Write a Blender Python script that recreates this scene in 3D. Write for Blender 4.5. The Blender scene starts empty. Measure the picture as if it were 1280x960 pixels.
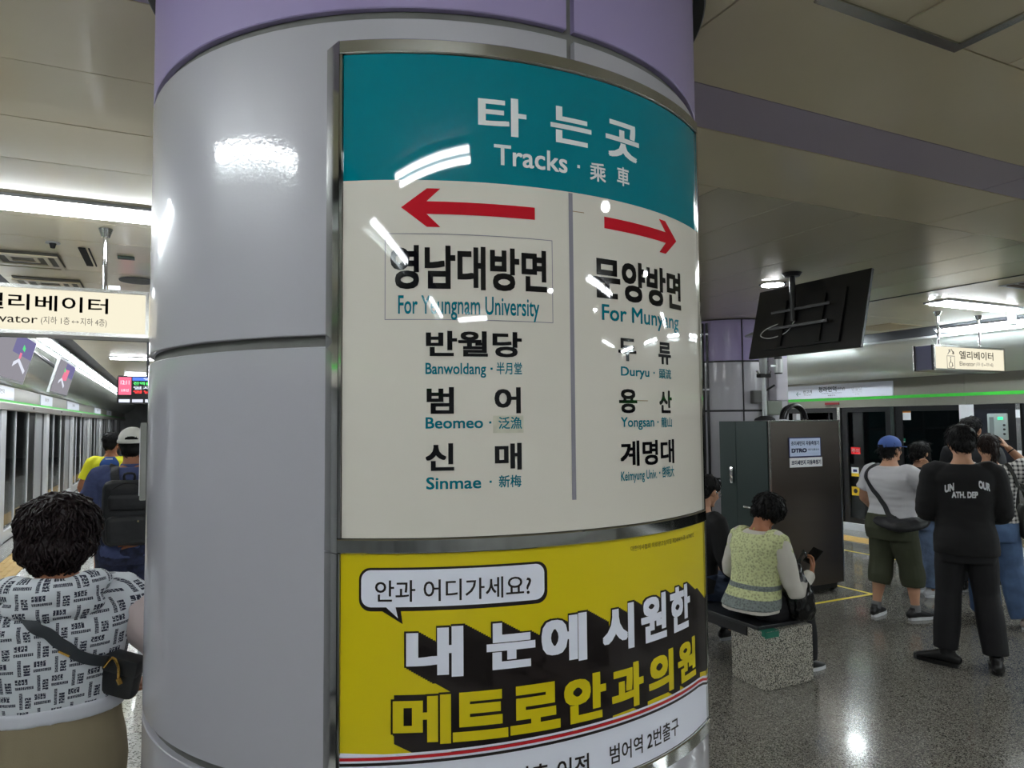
import bpy, bmesh, math, random
from mathutils import Vector, Matrix, noise
from mathutils.bvhtree import BVHTree
random.seed(7)
PI = math.pi
S = bpy.context.scene
COL = S.collection
# scratch scene: evaluates lettering and fused surfaces without touching the real one
TS = bpy.data.scenes.new('scratch'); TMP = TS.collection; TVL = TS.view_layers[0]

# ------------------------------------------------------------------ camera
YAW, PITCH, ROLL = math.radians(26.01), 0.0532, -0.008
CAMZ = 1.75
cam_d = bpy.data.cameras.new('camera')
cam_d.sensor_width = 36.0
cam_d.lens = 885.0 / 1280.0 * 36.0
cam_d.clip_start = 0.05
cam_d.clip_end = 300
cam = bpy.data.objects.new('camera', cam_d)
COL.objects.link(cam)
def cam_ray(u, v):
    c, s = math.cos(ROLL), math.sin(ROLL)
    u, v = c*u - s*v, s*u + c*v
    x, y, z = u, math.cos(PITCH) - v*math.sin(PITCH), math.sin(PITCH) + v*math.cos(PITCH)
    return Vector((x*math.cos(YAW) + y*math.sin(YAW), -x*math.sin(YAW) + y*math.cos(YAW), z))
fw = cam_ray(0, 0).normalized()
rt = (cam_ray(1, 0) - cam_ray(0, 0)).normalized()
up = rt.cross(fw)
cam.matrix_world = Matrix(((rt.x, up.x, -fw.x, 0), (rt.y, up.y, -fw.y, 0), (rt.z, up.z, -fw.z, CAMZ), (0, 0, 0, 1)))
S.camera = cam

# ------------------------------------------------------------------ world, view
w = bpy.data.worlds.new('world'); S.world = w; w.use_nodes = True
w.node_tree.nodes['Background'].inputs[0].default_value = (0.30, 0.33, 0.36, 1)
w.node_tree.nodes['Background'].inputs[1].default_value = 0.25
S.view_settings.view_transform = 'Standard'
S.view_settings.look = 'None'
S.view_settings.exposure = 1.2
S.view_settings.gamma = 1.0
S.view_settings.use_curve_mapping = False
S.cycles.diffuse_bounces = 6; S.cycles.max_bounces = 14
LIGHT = 1.0          # overall strength of the fluorescent tubes

# ------------------------------------------------------------------ materials
def lin(c):
    return tuple(((v/255.0)/12.92 if v/255.0 <= 0.04045 else ((v/255.0+0.055)/1.055)**2.4) for v in c)
MATS = {}
def mat(name, rgb, rough=0.5, metal=0.0, spec=0.5, coat=0.0, bump=0.0, bscale=50.0, var=0.0, vscale=5.0, emit=0.0, stretch=None, sheen=0.0):
    if name in MATS: return MATS[name]
    m = bpy.data.materials.new(name); m.use_nodes = True
    nt = m.node_tree; N = nt.nodes; L = nt.links
    b = N['Principled BSDF']
    c = lin(rgb)
    b.inputs['Base Color'].default_value = (*c, 1)
    b.inputs['Roughness'].default_value = rough
    b.inputs['Metallic'].default_value = metal
    b.inputs['Specular IOR Level'].default_value = spec
    b.inputs['Coat Weight'].default_value = coat
    b.inputs['Coat Roughness'].default_value = 0.06
    if sheen: b.inputs['Sheen Weight'].default_value = sheen
    if emit:
        b.inputs['Emission Color'].default_value = (*c, 1)
        b.inputs['Emission Strength'].default_value = emit
    if bump or var:
        tc = N.new('ShaderNodeTexCoord')
        src = tc.outputs['Object']
        if stretch:
            mp = N.new('ShaderNodeMapping'); mp.inputs['Scale'].default_value = stretch
            L.new(src, mp.inputs[0]); src = mp.outputs[0]
    if bump:
        n = N.new('ShaderNodeTexNoise'); n.inputs['Scale'].default_value = bscale; n.inputs['Detail'].default_value = 3
        L.new(src, n.inputs['Vector'])
        bp = N.new('ShaderNodeBump'); bp.inputs['Strength'].default_value = bump; bp.inputs['Distance'].default_value = 0.01
        L.new(n.outputs['Fac'], bp.inputs['Height']); L.new(bp.outputs[0], b.inputs['Normal'])
    if var:
        n = N.new('ShaderNodeTexNoise'); n.inputs['Scale'].default_value = vscale; n.inputs['Detail'].default_value = 4
        L.new(src, n.inputs['Vector'])
        r = N.new('ShaderNodeValToRGB')
        r.color_ramp.elements[0].position = 0.3; r.color_ramp.elements[1].position = 0.7
        r.color_ramp.elements[0].color = (*[v*(1-var) for v in c], 1)
        r.color_ramp.elements[1].color = (*[min(1, v*(1+var)) for v in c], 1)
        L.new(n.outputs['Fac'], r.inputs[0]); L.new(r.outputs[0], b.inputs['Base Color'])
    MATS[name] = m
    return m

def speckle(name, base, dark, light, scale, rough, thr=0.45, coat=0.0, big=0.12):
    m = mat(name, base, rough, coat=coat)
    nt = m.node_tree; N = nt.nodes; L = nt.links; b = N['Principled BSDF']
    g = N.new('ShaderNodeNewGeometry')
    v = N.new('ShaderNodeTexVoronoi'); v.inputs['Scale'].default_value = scale
    L.new(g.outputs['Position'], v.inputs['Vector'])
    sep = N.new('ShaderNodeSeparateColor'); L.new(v.outputs['Color'], sep.inputs[0])
    r = N.new('ShaderNodeValToRGB'); r.color_ramp.interpolation = 'CONSTANT'
    e = r.color_ramp.elements
    e[0].position = 0; e[0].color = (*lin(dark), 1)
    e[1].position = thr*0.6; e[1].color = (*lin(base), 1)
    q = e.new(0.78); q.color = (*lin(light), 1)
    L.new(sep.outputs[0], r.inputs[0])
    n = N.new('ShaderNodeTexNoise'); n.inputs['Scale'].default_value = 1.3; n.inputs['Detail'].default_value = 5
    L.new(g.outputs['Position'], n.inputs['Vector'])
    hsv = N.new('ShaderNodeHueSaturation')
    mr = N.new('ShaderNodeMapRange'); mr.inputs['To Min'].default_value = 1-big; mr.inputs['To Max'].default_value = 1+big
    L.new(n.outputs['Fac'], mr.inputs[0]); L.new(mr.outputs[0], hsv.inputs['Value']); L.new(r.outputs[0], hsv.inputs['Color'])
    L.new(hsv.outputs[0], b.inputs['Base Color'])
    mr2 = N.new('ShaderNodeMapRange'); mr2.inputs['To Min'].default_value = rough*0.7; mr2.inputs['To Max'].default_value = rough*1.5
    L.new(n.outputs['Fac'], mr2.inputs[0]); L.new(mr2.outputs[0], b.inputs['Roughness'])
    return m

def glass(name, tint, rough=0.02, ior=1.5, opacity=0.0):
    m = bpy.data.materials.new(name); m.use_nodes = True
    nt = m.node_tree; N = nt.nodes; L = nt.links
    N.remove(N['Principled BSDF']); out = N['Material Output']
    t = N.new('ShaderNodeBsdfTransparent'); t.inputs[0].default_value = (*tint, 1)
    g = N.new('ShaderNodeBsdfGlossy'); g.inputs['Roughness'].default_value = rough
    f = N.new('ShaderNodeFresnel'); f.inputs[0].default_value = ior
    mx = N.new('ShaderNodeMixShader')
    L.new(f.outputs[0], mx.inputs[0]); L.new(t.outputs[0], mx.inputs[1]); L.new(g.outputs[0], mx.inputs[2])
    L.new(mx.outputs[0], out.inputs[0])
    MATS[name] = m
    return m

def emissive(name, rgb, strength):
    m = bpy.data.materials.new(name); m.use_nodes = True
    nt = m.node_tree; N = nt.nodes
    N.remove(N['Principled BSDF'])
    e = N.new('ShaderNodeEmission'); e.inputs[0].default_value = (*rgb, 1); e.inputs[1].default_value = strength
    nt.links.new(e.outputs[0], N['Material Output'].inputs[0])
    MATS[name] = m
    return m

M_tube = emissive('tube_light', (0.92, 0.97, 1.0), 22*LIGHT)
M_rowtube = emissive('row_tube_light', (0.92, 0.97, 1.0), 22*LIGHT)
M_cove = emissive('cove_tube_light', (0.88, 0.97, 1.0), 66*LIGHT)
M_down = emissive('downlight_lens', (0.95, 0.98, 1.0), 60)
M_signface = emissive('lit_sign_face', (1.0, 0.93, 0.72), 0.42)
M_signend = emissive('lit_sign_end', (1.0, 0.93, 0.66), 0.38)
M_ceil = mat('ceiling_panel_paint', (222, 211, 180), 0.28, spec=0.5, coat=0.25, bump=0.06, bscale=3.0, var=0.05, vscale=1.2)
M_ceilmetal = mat('satin_ceiling_panel', (222, 214, 190), 0.24, metal=0.3, bump=0.08, bscale=2.5)
M_beam = mat('lilac_ceiling_strip', (176, 166, 184), 0.35, spec=0.5, bump=0.03, bscale=4)
M_dark = mat('dark_gap', (22, 22, 24), 0.8)
M_black = mat('black_paint', (16, 16, 18), 0.4)
M_blackplastic = mat('black_plastic', (12, 12, 13), 0.35, bump=0.05, bscale=200)
M_steel = mat('brushed_steel', (186, 186, 182), 0.22, metal=1.0, bump=0.03, bscale=60)
M_mirror = mat('polished_steel', (200, 200, 196), 0.07, metal=1.0)
M_chrome = mat('chrome', (225, 225, 228), 0.08, metal=1.0)
M_white_col = mat('white_enamel', (172, 171, 178), 0.35, coat=0.75, bump=0.02, bscale=120)
_nt = M_white_col.node_tree
_b = [n for n in _nt.nodes if n.type == 'BUMP'][0]; _nz = [n for n in _nt.nodes if n.type == 'TEX_NOISE'][0]
_b2 = _nt.nodes.new('ShaderNodeBump'); _b2.inputs['Strength'].default_value = 0.045; _b2.inputs['Distance'].default_value = 0.004
_nt.links.new(_nz.outputs['Fac'], _b2.inputs['Height']); _nt.links.new(_b2.outputs[0], _nt.nodes['Principled BSDF'].inputs['Coat Normal'])
M_purple_col = mat('lilac_enamel', (158, 146, 188), 0.34, coat=0.15, bump=0.02, bscale=8)
M_seal = mat('grey_sealant', (108, 108, 104), 0.7, var=0.15, vscale=12)
M_fascia = mat('grey_fascia', (128, 126, 116), 0.35, metal=0.3)
M_silver = mat('silver_header', (176, 172, 166), 0.3, metal=0.6, bump=0.02, bscale=10)
M_green = mat('green_stripe', (62, 190, 62), 0.4)
M_curve = mat('curved_white_panel', (226, 234, 232), 0.2, metal=0.0, coat=0.3)
M_postw = mat('white_post_paint', (214, 216, 220), 0.35)
M_postg = mat('grey_post_paint', (170, 172, 176), 0.35)
M_brown = mat('brown_recess', (104, 86, 76), 0.7)
M_track = mat('tunnel_grey', (188, 190, 190), 0.6, var=0.15, vscale=2)
M_tunnel = mat('tunnel_dark', (84, 86, 90), 0.7)
M_paper = mat('white_print', (226, 228, 232), 0.5)
M_platew = mat('station_plate_white', (206, 210, 222), 0.35)
M_ink = mat('black_ink', (18, 18, 20), 0.45)
M_tealsign = mat('teal_sign_print', (0, 122, 136), 0.025, spec=0.45)
M_whitesign = mat('ivory_sign_print', (218, 213, 202), 0.025, spec=0.45)
M_signink = mat('sign_black_lettering', (16, 16, 20), 0.025, spec=0.45)
M_signteal = mat('sign_teal_lettering', (0, 112, 128), 0.025, spec=0.45)
M_signwhite = mat('sign_white_lettering', (232, 236, 236), 0.025, spec=0.45)
M_signred = mat('sign_red_arrow', (196, 24, 42), 0.025, spec=0.45)
M_signgrey = mat('sign_grey_divider', (140, 138, 148), 0.025, spec=0.45)
M_yellow = mat('advert_yellow', (212, 193, 0), 0.38)
M_adwhite = mat('advert_white', (232, 235, 248), 0.38)
M_adblack = mat('advert_black', (24, 14, 14), 0.38)
M_adred = mat('advert_red', (196, 24, 34), 0.38)
M_tact = mat('tactile_ochre', (204, 170, 104), 0.55, bump=0.1, bscale=40)
M_tape = mat('yellow_floor_tape', (226, 200, 46), 0.45)
M_floor = speckle('dark_granite', (118, 115, 107), (70, 68, 64), (152, 149, 140), 190, 0.16, coat=0.3)
M_floorL = speckle('pale_granite', (214, 214, 208), (112, 110, 104), (236, 236, 232), 130, 0.14, thr=0.30, coat=0.3, big=0.05)
M_floorE = speckle('grey_granite', (140, 140, 136), (92, 92, 90), (170, 170, 166), 160, 0.22)
M_granite = speckle('bench_granite', (168, 164, 150), (58, 56, 52), (206, 202, 190), 210, 0.5, thr=0.6)
M_cabinet = mat('brushed_cabinet_steel', (112, 104, 98), 0.30, metal=0.9, bump=0.05, bscale=5, stretch=(0.35, 1, 4), var=0.04, vscale=2)
M_cabdoor = mat('dark_green_cabinet_door', (46, 60, 58), 0.4, metal=0.3)
M_tealglass = mat('teal_glass_panel', (26, 62, 60), 0.06, metal=0.2, coat=0.5)
M_glassR = glass('screen_glass_dark', (0.30, 0.32, 0.33), ior=1.55)
M_glassL = glass('screen_glass_clear', (0.80, 0.84, 0.84), ior=1.7)
M_blue = mat('plate_navy', (28, 40, 96), 0.4)
M_skin = mat('skin_warm', (196, 150, 122), 0.55, bump=0.03, bscale=120, spec=0.3)
M_skin2 = mat('skin_tan', (166, 112, 84), 0.55, bump=0.04, bscale=120, spec=0.3)
M_hair = mat('black_hair', (11, 10, 11), 0.6, spec=0.25, bump=0.6, bscale=70, stretch=(1, 1, 0.25))
M_hair_red = mat('dark_reddish_hair', (24, 11, 13), 0.52, spec=0.3, bump=0.7, bscale=60, stretch=(1, 1, 0.4))
M_hair_br = mat('dark_brown_hair', (34, 22, 18), 0.55, spec=0.3, bump=0.6, bscale=70, stretch=(1, 1, 0.2))
M_eye = mat('eye_white', (225, 222, 216), 0.2)

# ------------------------------------------------------------------ object helpers
def tag(o, label=None, cat=None, group=None, kind=None):
    if label: o['label'] = label
    if cat: o['category'] = cat
    if group: o['group'] = group
    if kind: o['kind'] = kind
    return o
def link(o, parent=None):
    COL.objects.link(o)
    if parent is not None: o.parent = parent
    return o
def thing(name, label, cat, loc=(0, 0, 0), rz=0.0, group=None, kind=None):
    o = bpy.data.objects.new(name, None); link(o)
    o.location = loc; o.rotation_euler = (0, 0, rz); o.empty_display_size = 0.1
    return tag(o, label, cat, group, kind)

class MB:
    """collects closed shapes, then links them as ONE mesh object"""
    def __init__(self): self.v = []; self.f = []
    def add(self, vs, fs):
        n = len(self.v)
        self.v += [tuple(p) for p in vs]; self.f += [tuple(i+n for i in f) for f in fs]
        return self
    def box(self, x0, y0, z0, x1, y1, z1, ch=0.0):
        if x0 > x1: x0, x1 = x1, x0
        if y0 > y1: y0, y1 = y1, y0
        if z0 > z1: z0, z1 = z1, z0
        if ch <= 0:
            vs = [(x, y, z) for z in (z0, z1) for y in (y0, y1) for x in (x0, x1)]
            return self.add(vs, [(0, 2, 3, 1), (4, 5, 7, 6), (0, 1, 5, 4), (2, 6, 7, 3), (0, 4, 6, 2), (1, 3, 7, 5)])
        bm = bmesh.new(); bmesh.ops.create_cube(bm, size=1)
        for q in bm.verts:
            q.co = Vector(((x0+x1)/2 + q.co.x*(x1-x0), (y0+y1)/2 + q.co.y*(y1-y0), (z0+z1)/2 + q.co.z*(z1-z0)))
        bmesh.ops.bevel(bm, geom=bm.edges[:], offset=ch, segments=2, affect='EDGES', profile=0.5)
        return self.bm(bm)
    def bm(self, bm, M=None):
        bm.verts.index_update()
        self.add([(M @ q.co if M else q.co) for q in bm.verts], [[q.index for q in f.verts] for f in bm.faces])
        bm.free(); return self
    def ellipsoid(self, c, r, M=None, seg=20, rings=12):
        c = Vector(c); vs = []; fs = []
        for i in range(rings+1):
            th = PI*i/rings
            for j in range(seg):
                ph = 2*PI*j/seg
                p = Vector((c.x + r[0]*math.sin(th)*math.cos(ph), c.y + r[1]*math.sin(th)*math.sin(ph), c.z + r[2]*math.cos(th)))
                vs.append(M @ p if M else p)
        for i in range(rings):
            for j in range(seg):
                a = i*seg+j; b = i*seg+(j+1) % seg; d = (i+1)*seg+j; e = (i+1)*seg+(j+1) % seg
                if i == 0: fs.append((a, d, e))
                elif i == rings-1: fs.append((a, d, b))
                else: fs.append((a, d, e, b))
        return self.add(vs, fs)
    def tube(self, pts, rad, seg=10, smooth=0, round_ends=False, flat=1.0, lateral=None, M=None):
        """tapered tube along pts; rad = number, list of numbers or list of (rx, ry) pairs"""
        pts = [Vector(p) for p in pts]
        if not isinstance(rad, (list, tuple)): rad = [rad]*len(pts)
        rad = [(q if isinstance(q, (tuple, list)) else (q, q*flat)) for q in rad]
        if smooth and len(pts) > 2:
            P = []; R = []
            for i in range(len(pts)-1):
                p0 = pts[max(i-1, 0)]; p1 = pts[i]; p2 = pts[i+1]; p3 = pts[min(i+2, len(pts)-1)]
                for k in range(smooth):
                    t = k/smooth
                    P.append(0.5*((2*p1) + (p2-p0)*t + (2*p0-5*p1+4*p2-p3)*t*t + (3*p1-p0-3*p2+p3)*t**3))
                    R.append((rad[i][0]*(1-t)+rad[i+1][0]*t, rad[i][1]*(1-t)+rad[i+1][1]*t))
            P.append(pts[-1]); R.append(rad[-1]); pts, rad = P, R
        if round_ends:
            d0 = (pts[0]-pts[1]).normalized(); d1 = (pts[-1]-pts[-2]).normalized()
            a = [(pts[0]+d0*max(rad[0])*k, (rad[0][0]*s, rad[0][1]*s)) for k, s in ((0.92, 0.38), (0.6, 0.8))]
            b = [(pts[-1]+d1*max(rad[-1])*k, (rad[-1][0]*s, rad[-1][1]*s)) for k, s in ((0.6, 0.8), (0.92, 0.38))]
            pts = [q[0] for q in a]+pts+[q[0] for q in b]; rad = [q[1] for q in a]+rad+[q[1] for q in b]
        n = len(pts); vs = []; fs = []
        t0 = (pts[1]-pts[0]).normalized()
        if lateral is not None: X = Vector(lateral)
        else: X = Vector((1, 0, 0)) if abs(t0.x) < 0.9 else Vector((0, 1, 0))
        for i in range(n):
            t = (pts[min(i+1, n-1)]-pts[max(i-1, 0)])
            t = t.normalized() if t.length > 1e-9 else t0
            X = (X - t*X.dot(t))
            X = X.normalized() if X.length > 1e-6 else t.orthogonal().normalized()
            Y = t.cross(X)
            for j in range(seg):
                a = 2*PI*j/seg
                p = pts[i] + X*math.cos(a)*rad[i][0] + Y*math.sin(a)*rad[i][1]
                vs.append(M @ p if M else p)
        for i in range(n-1):
            for j in range(seg):
                fs.append((i*seg+j, i*seg+(j+1) % seg, (i+1)*seg+(j+1) % seg, (i+1)*seg+j))
        fs.append(tuple(range(seg-1, -1, -1))); fs.append(tuple((n-1)*seg+j for j in range(seg)))
        return self.add(vs, fs)
    def rings(self, rs, seg=28, ex=2.4, M=None):
        """horizontal superellipse sections: (cx, cy, cz, rx, ry)"""
        vs = []; fs = []
        for (cx, cy, cz, rx, ry) in rs:
            for j in range(seg):
                a = 2*PI*j/seg; c = math.cos(a); s = math.sin(a)
                p = Vector((cx + rx*math.copysign(abs(c)**(2/ex), c), cy + ry*math.copysign(abs(s)**(2/ex), s), cz))
                vs.append(M @ p if M else p)
        n = len(rs)
        for i in range(n-1):
            for j in range(seg):
                fs.append((i*seg+j, i*seg+(j+1) % seg, (i+1)*seg+(j+1) % seg, (i+1)*seg+j))
        fs.append(tuple(range(seg-1, -1, -1))); fs.append(tuple((n-1)*seg+j for j in range(seg)))
        return self.add(vs, fs)
    def prism(self, poly, z0, z1, axis='z'):
        n = len(poly)
        def P(a, b, c):
            return (a, b, c) if axis == 'z' else ((c, a, b) if axis == 'x' else (a, c, b))
        vs = [P(a, b, z0) for a, b in poly]+[P(a, b, z1) for a, b in poly]
        fs = [tuple(range(n-1, -1, -1)), tuple(range(n, 2*n))]+[(i, (i+1) % n, n+(i+1) % n, n+i) for i in range(n)]
        return self.add(vs, fs)
    def mesh(self, name, m, smooth=False):
        me = bpy.data.meshes.new(name); me.from_pydata(self.v, [], self.f)
        if m: me.materials.append(m)
        bm = bmesh.new(); bm.from_mesh(me); bmesh.ops.recalc_face_normals(bm, faces=bm.faces[:]); bm.to_mesh(me); bm.free()
        if smooth:
            me.shade_smooth()
            try: me.set_sharp_from_angle(angle=math.radians(42))
            except Exception: pass
        me.update()
        return me
    def build(self, name, m, parent=None, smooth=False):
        o = bpy.data.objects.new(name, self.mesh(name, m, smooth))
        return link(o, parent)

def remesh(mb, vox, smooth_it=3):
    """voxel-fuse overlapping closed shapes into one surface, return (verts, faces)"""
    me = bpy.data.meshes.new('tmp'); me.from_pydata(mb.v, [], mb.f)
    bm = bmesh.new(); bm.from_mesh(me); bmesh.ops.recalc_face_normals(bm, faces=bm.faces[:]); bm.to_mesh(me); bm.free()
    o = bpy.data.objects.new('tmp', me); TMP.objects.link(o)
    r = o.modifiers.new('r', 'REMESH'); r.mode = 'VOXEL'; r.voxel_size = vox
    s = o.modifiers.new('s', 'SMOOTH'); s.factor = 0.5; s.iterations = smooth_it
    TVL.update(); dg = TVL.depsgraph
    ev = bpy.data.meshes.new_from_object(o.evaluated_get(dg))
    vs = [v.co.copy() for v in ev.vertices]; ns = [v.normal.copy() for v in ev.vertices]; fs = [tuple(p.vertices) for p in ev.polygons]
    bpy.data.objects.remove(o); bpy.data.meshes.remove(me); bpy.data.meshes.remove(ev)
    return vs, ns, fs
def folds(vs, ns, amp, sc, seed=0.0):
    out = []
    for p, n in zip(vs, ns):
        q = Vector((p.x*sc[0]+seed, p.y*sc[1]+seed*1.7, p.z*sc[2]))
        d = noise.noise(q)*0.65 + noise.noise(q*2.3)*0.35
        d = d*amp*(1.0 if d < 0 else 0.6)
        out.append(p+n*d)
    return out
def raw(name, vs, fs, m, parent=None, smooth=True):
    me = bpy.data.meshes.new(name); me.from_pydata([tuple(v) for v in vs], [], fs)
    me.materials.append(m)
    if smooth: me.shade_smooth()
    return link(bpy.data.objects.new(name, me), parent)
def bbox(name, m, parent, x0, y0, z0, x1, y1, z1, ch=0.0):
    return MB().box(x0, y0, z0, x1, y1, z1, ch).build(name, m, parent)

# ------------------------------------------------------------------ lettering
_tc = {}; _txt = []
class LP(tuple):
    k = 0.0            # layer of a stroke copy: lifts it a few hundredths of a millimetre
def lp(x, y, k):
    p = LP((x, y)); p.k = k; return p
def text_raw(s, bold=0.0, spacing=1.0):
    """outline text as flat faces; bold = stroke growth made from shifted copies of the outline"""
    k = (s, bold, spacing)
    if k in _tc: return _tc[k]
    k0 = (s, 0.0, spacing)
    if k0 not in _tc:
        if not _txt:
            cu = bpy.data.curves.new('t', 'FONT'); cu.size = 1.0; cu.resolution_u = 3
            _txt.append(bpy.data.objects.new('t', cu)); TMP.objects.link(_txt[0])
        o = _txt[0]; o.data.body = s; o.data.space_character = spacing
        TVL.update(); dg = TVL.depsgraph
        me = bpy.data.meshes.new_from_object(o.evaluated_get(dg))
        vs = [(v.co.x, v.co.y) for v in me.vertices]; fs = [tuple(p.vertices) for p in me.polygons]
        bpy.data.meshes.remove(me)
        _tc[k0] = (vs, fs)
    vs, fs = _tc[k0]
    if bold > 0:
        n = 4 if bold < 0.028 else 12
        V = []; F = []
        for i in range(n):
            a = 2*PI*(i+0.5)/n; q = len(V); k_ = max(abs(math.cos(a)), abs(math.sin(a)))     # square growth keeps corners crisp
            V += [lp(x+bold*math.cos(a)/k_, y+bold*math.sin(a)/k_, i) for x, y in vs]; F += [tuple(j+q for j in f) for f in fs]
        _tc[k] = (V, F)
    return _tc[k]
def text_fit(s, r, bold=0.0, base=None, spacing=1.0):
    """r=(x0,y0,x1,y1). base=None: bounding box fits r; base='cap': y0 is the baseline and y1 the cap height"""
    vs, fs = text_raw(s, bold, spacing)
    xs = [v[0] for v in vs]; ys = [v[1] for v in vs]
    x0, x1 = min(xs), max(xs)
    if base == 'cap':
        hy = [v[1] for v in text_raw('H', bold)[0]]; y0, y1 = min(hy), max(hy)
    else: y0, y1 = min(ys), max(ys)
    return [lp(r[0]+(v[0]-x0)/(x1-x0)*(r[2]-r[0]), r[1]+(v[1]-y0)/(y1-y0)*(r[3]-r[1]), getattr(v, 'k', 0)) for v in vs], fs
def flat_print(name, vs2, fs, m, parent, origin, right, upv, off=0.0):
    """2D print placed on a plane"""
    O = Vector(origin); R = Vector(right); U = Vector(upv); Nn = R.cross(U)
    O = O + Nn*off
    return raw(name, [O+R*a+U*b for a, b in vs2], fs, m, parent, smooth=False)

# ------------------------------------------------------------------ the column and its signs
CX, CY, RC = 0.680, 1.881, 0.72
ZC = 2.873
def cyl(s, z, r, ref=0.748):
    a = s/ref - PI/2
    return Vector((CX + r*math.cos(a), CY + r*math.sin(a), z))
def wrap_print(name, vs2, fs, m, parent, r, cell=0.03):
    """flat print bent round the column: cut into narrow strips, then wrapped"""
    bm = bmesh.new()
    bv = [bm.verts.new((v[0], v[1], getattr(v, 'k', 0)*2.5e-5)) for v in vs2]
    for f in fs:
        try: bm.faces.new([bv[i] for i in f])
        except Exception: pass
    x0 = min(a for a, b in vs2); x1 = max(a for a, b in vs2)
    x = math.ceil(x0/cell)*cell
    while x < x1:
        bmesh.ops.bisect_plane(bm, geom=bm.verts[:]+bm.edges[:]+bm.faces[:], plane_co=(x, 0, 0), plane_no=(1, 0, 0))
        x += cell
    bm.verts.index_update()
    vs = [cyl(q.co.x, q.co.y, r+q.co.z) for q in bm.verts]; ff = [[q.index for q in f.verts] for f in bm.faces]
    bm.free()
    o = raw(name, vs, ff, m, parent, smooth=True)
    b2 = bmesh.new(); b2.from_mesh(o.data)
    for f in b2.faces:
        c = f.calc_center_median()
        if f.normal.dot(Vector((c.x-CX, c.y-CY, 0))) < 0: f.normal_flip()
    b2.to_mesh(o.data); b2.free()
    o.data.normals_split_custom_set_from_vertices([Vector((v.co.x-CX, v.co.y-CY, 0)).normalized() for v in o.data.vertices])
    return o
def rect2(x0, y0, x1, y1): return [(x0, y0), (x1, y0), (x1, y1), (x0, y1)], [(0, 1, 2, 3)]
def arc_block(mb, r0, r1, a0, a1, z0, z1, n, ch=0.0):
    """solid curved block between two radii; angles in radians; ch rounds the outer edge"""
    prof = [(r0, z0), (r1-ch, z0), (r1, z0+ch), (r1, z1-ch), (r1-ch, z1), (r0, z1)] if ch else [(r0, z0), (r1, z0), (r1, z1), (r0, z1)]
    k = len(prof); vs = []; fs = []
    for i in range(n+1):
        a = a0+(a1-a0)*i/n
        for r, z in prof: vs.append((CX+r*math.cos(a), CY+r*math.sin(a), z))
    for i in range(n):
        for j in range(k):
            fs.append((i*k+j, i*k+(j+1) % k, (i+1)*k+(j+1) % k, (i+1)*k+j))
    fs.append(tuple(range(k))); fs.append(tuple(n*k+j for j in reversed(range(k))))
    mb.add(vs, fs); return mb

def build_column():
    t = thing('round_column', 'large round station column clad in glossy white and lilac enamel panels, in the foreground', 'column', (CX, CY, 0))
    def loc(o):
        o.location = (-CX, -CY, 0); return o
    loc(arc_block(MB(), 0.0001, RC-0.014, 0, 2*PI, 0.0, ZC-0.004, 96).build('joint_filler', M_seal, t, True))
    g = 0.009/RC
    rows = [(0.0, 0.10, M_seal), (0.006, 1.092, M_white_col), (1.113, 1.889, M_white_col), (1.910, 2.496, M_white_col), (2.516, ZC-0.02, M_purple_col)]
    a0 = math.radians(-88.4)
    for z0, z1, m in rows[1:]:
        for k in range(3):
            loc(arc_block(MB(), RC-0.02, RC, a0+k*2*PI/3+g, a0+(k+1)*2*PI/3-g, z0, z1, 44, ch=0.002).build('enamel_panel', m, t, True))
    o = loc(arc_block(MB(), RC+0.002, RC+0.035, 0, 2*PI, ZC-0.022, ZC-0.003, 96, ch=0.004).build('ceiling_collar', M_black, t, True))
    o['label'] = 'dark collar where the column meets the ceiling'
    return t
column = build_column()

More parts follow.
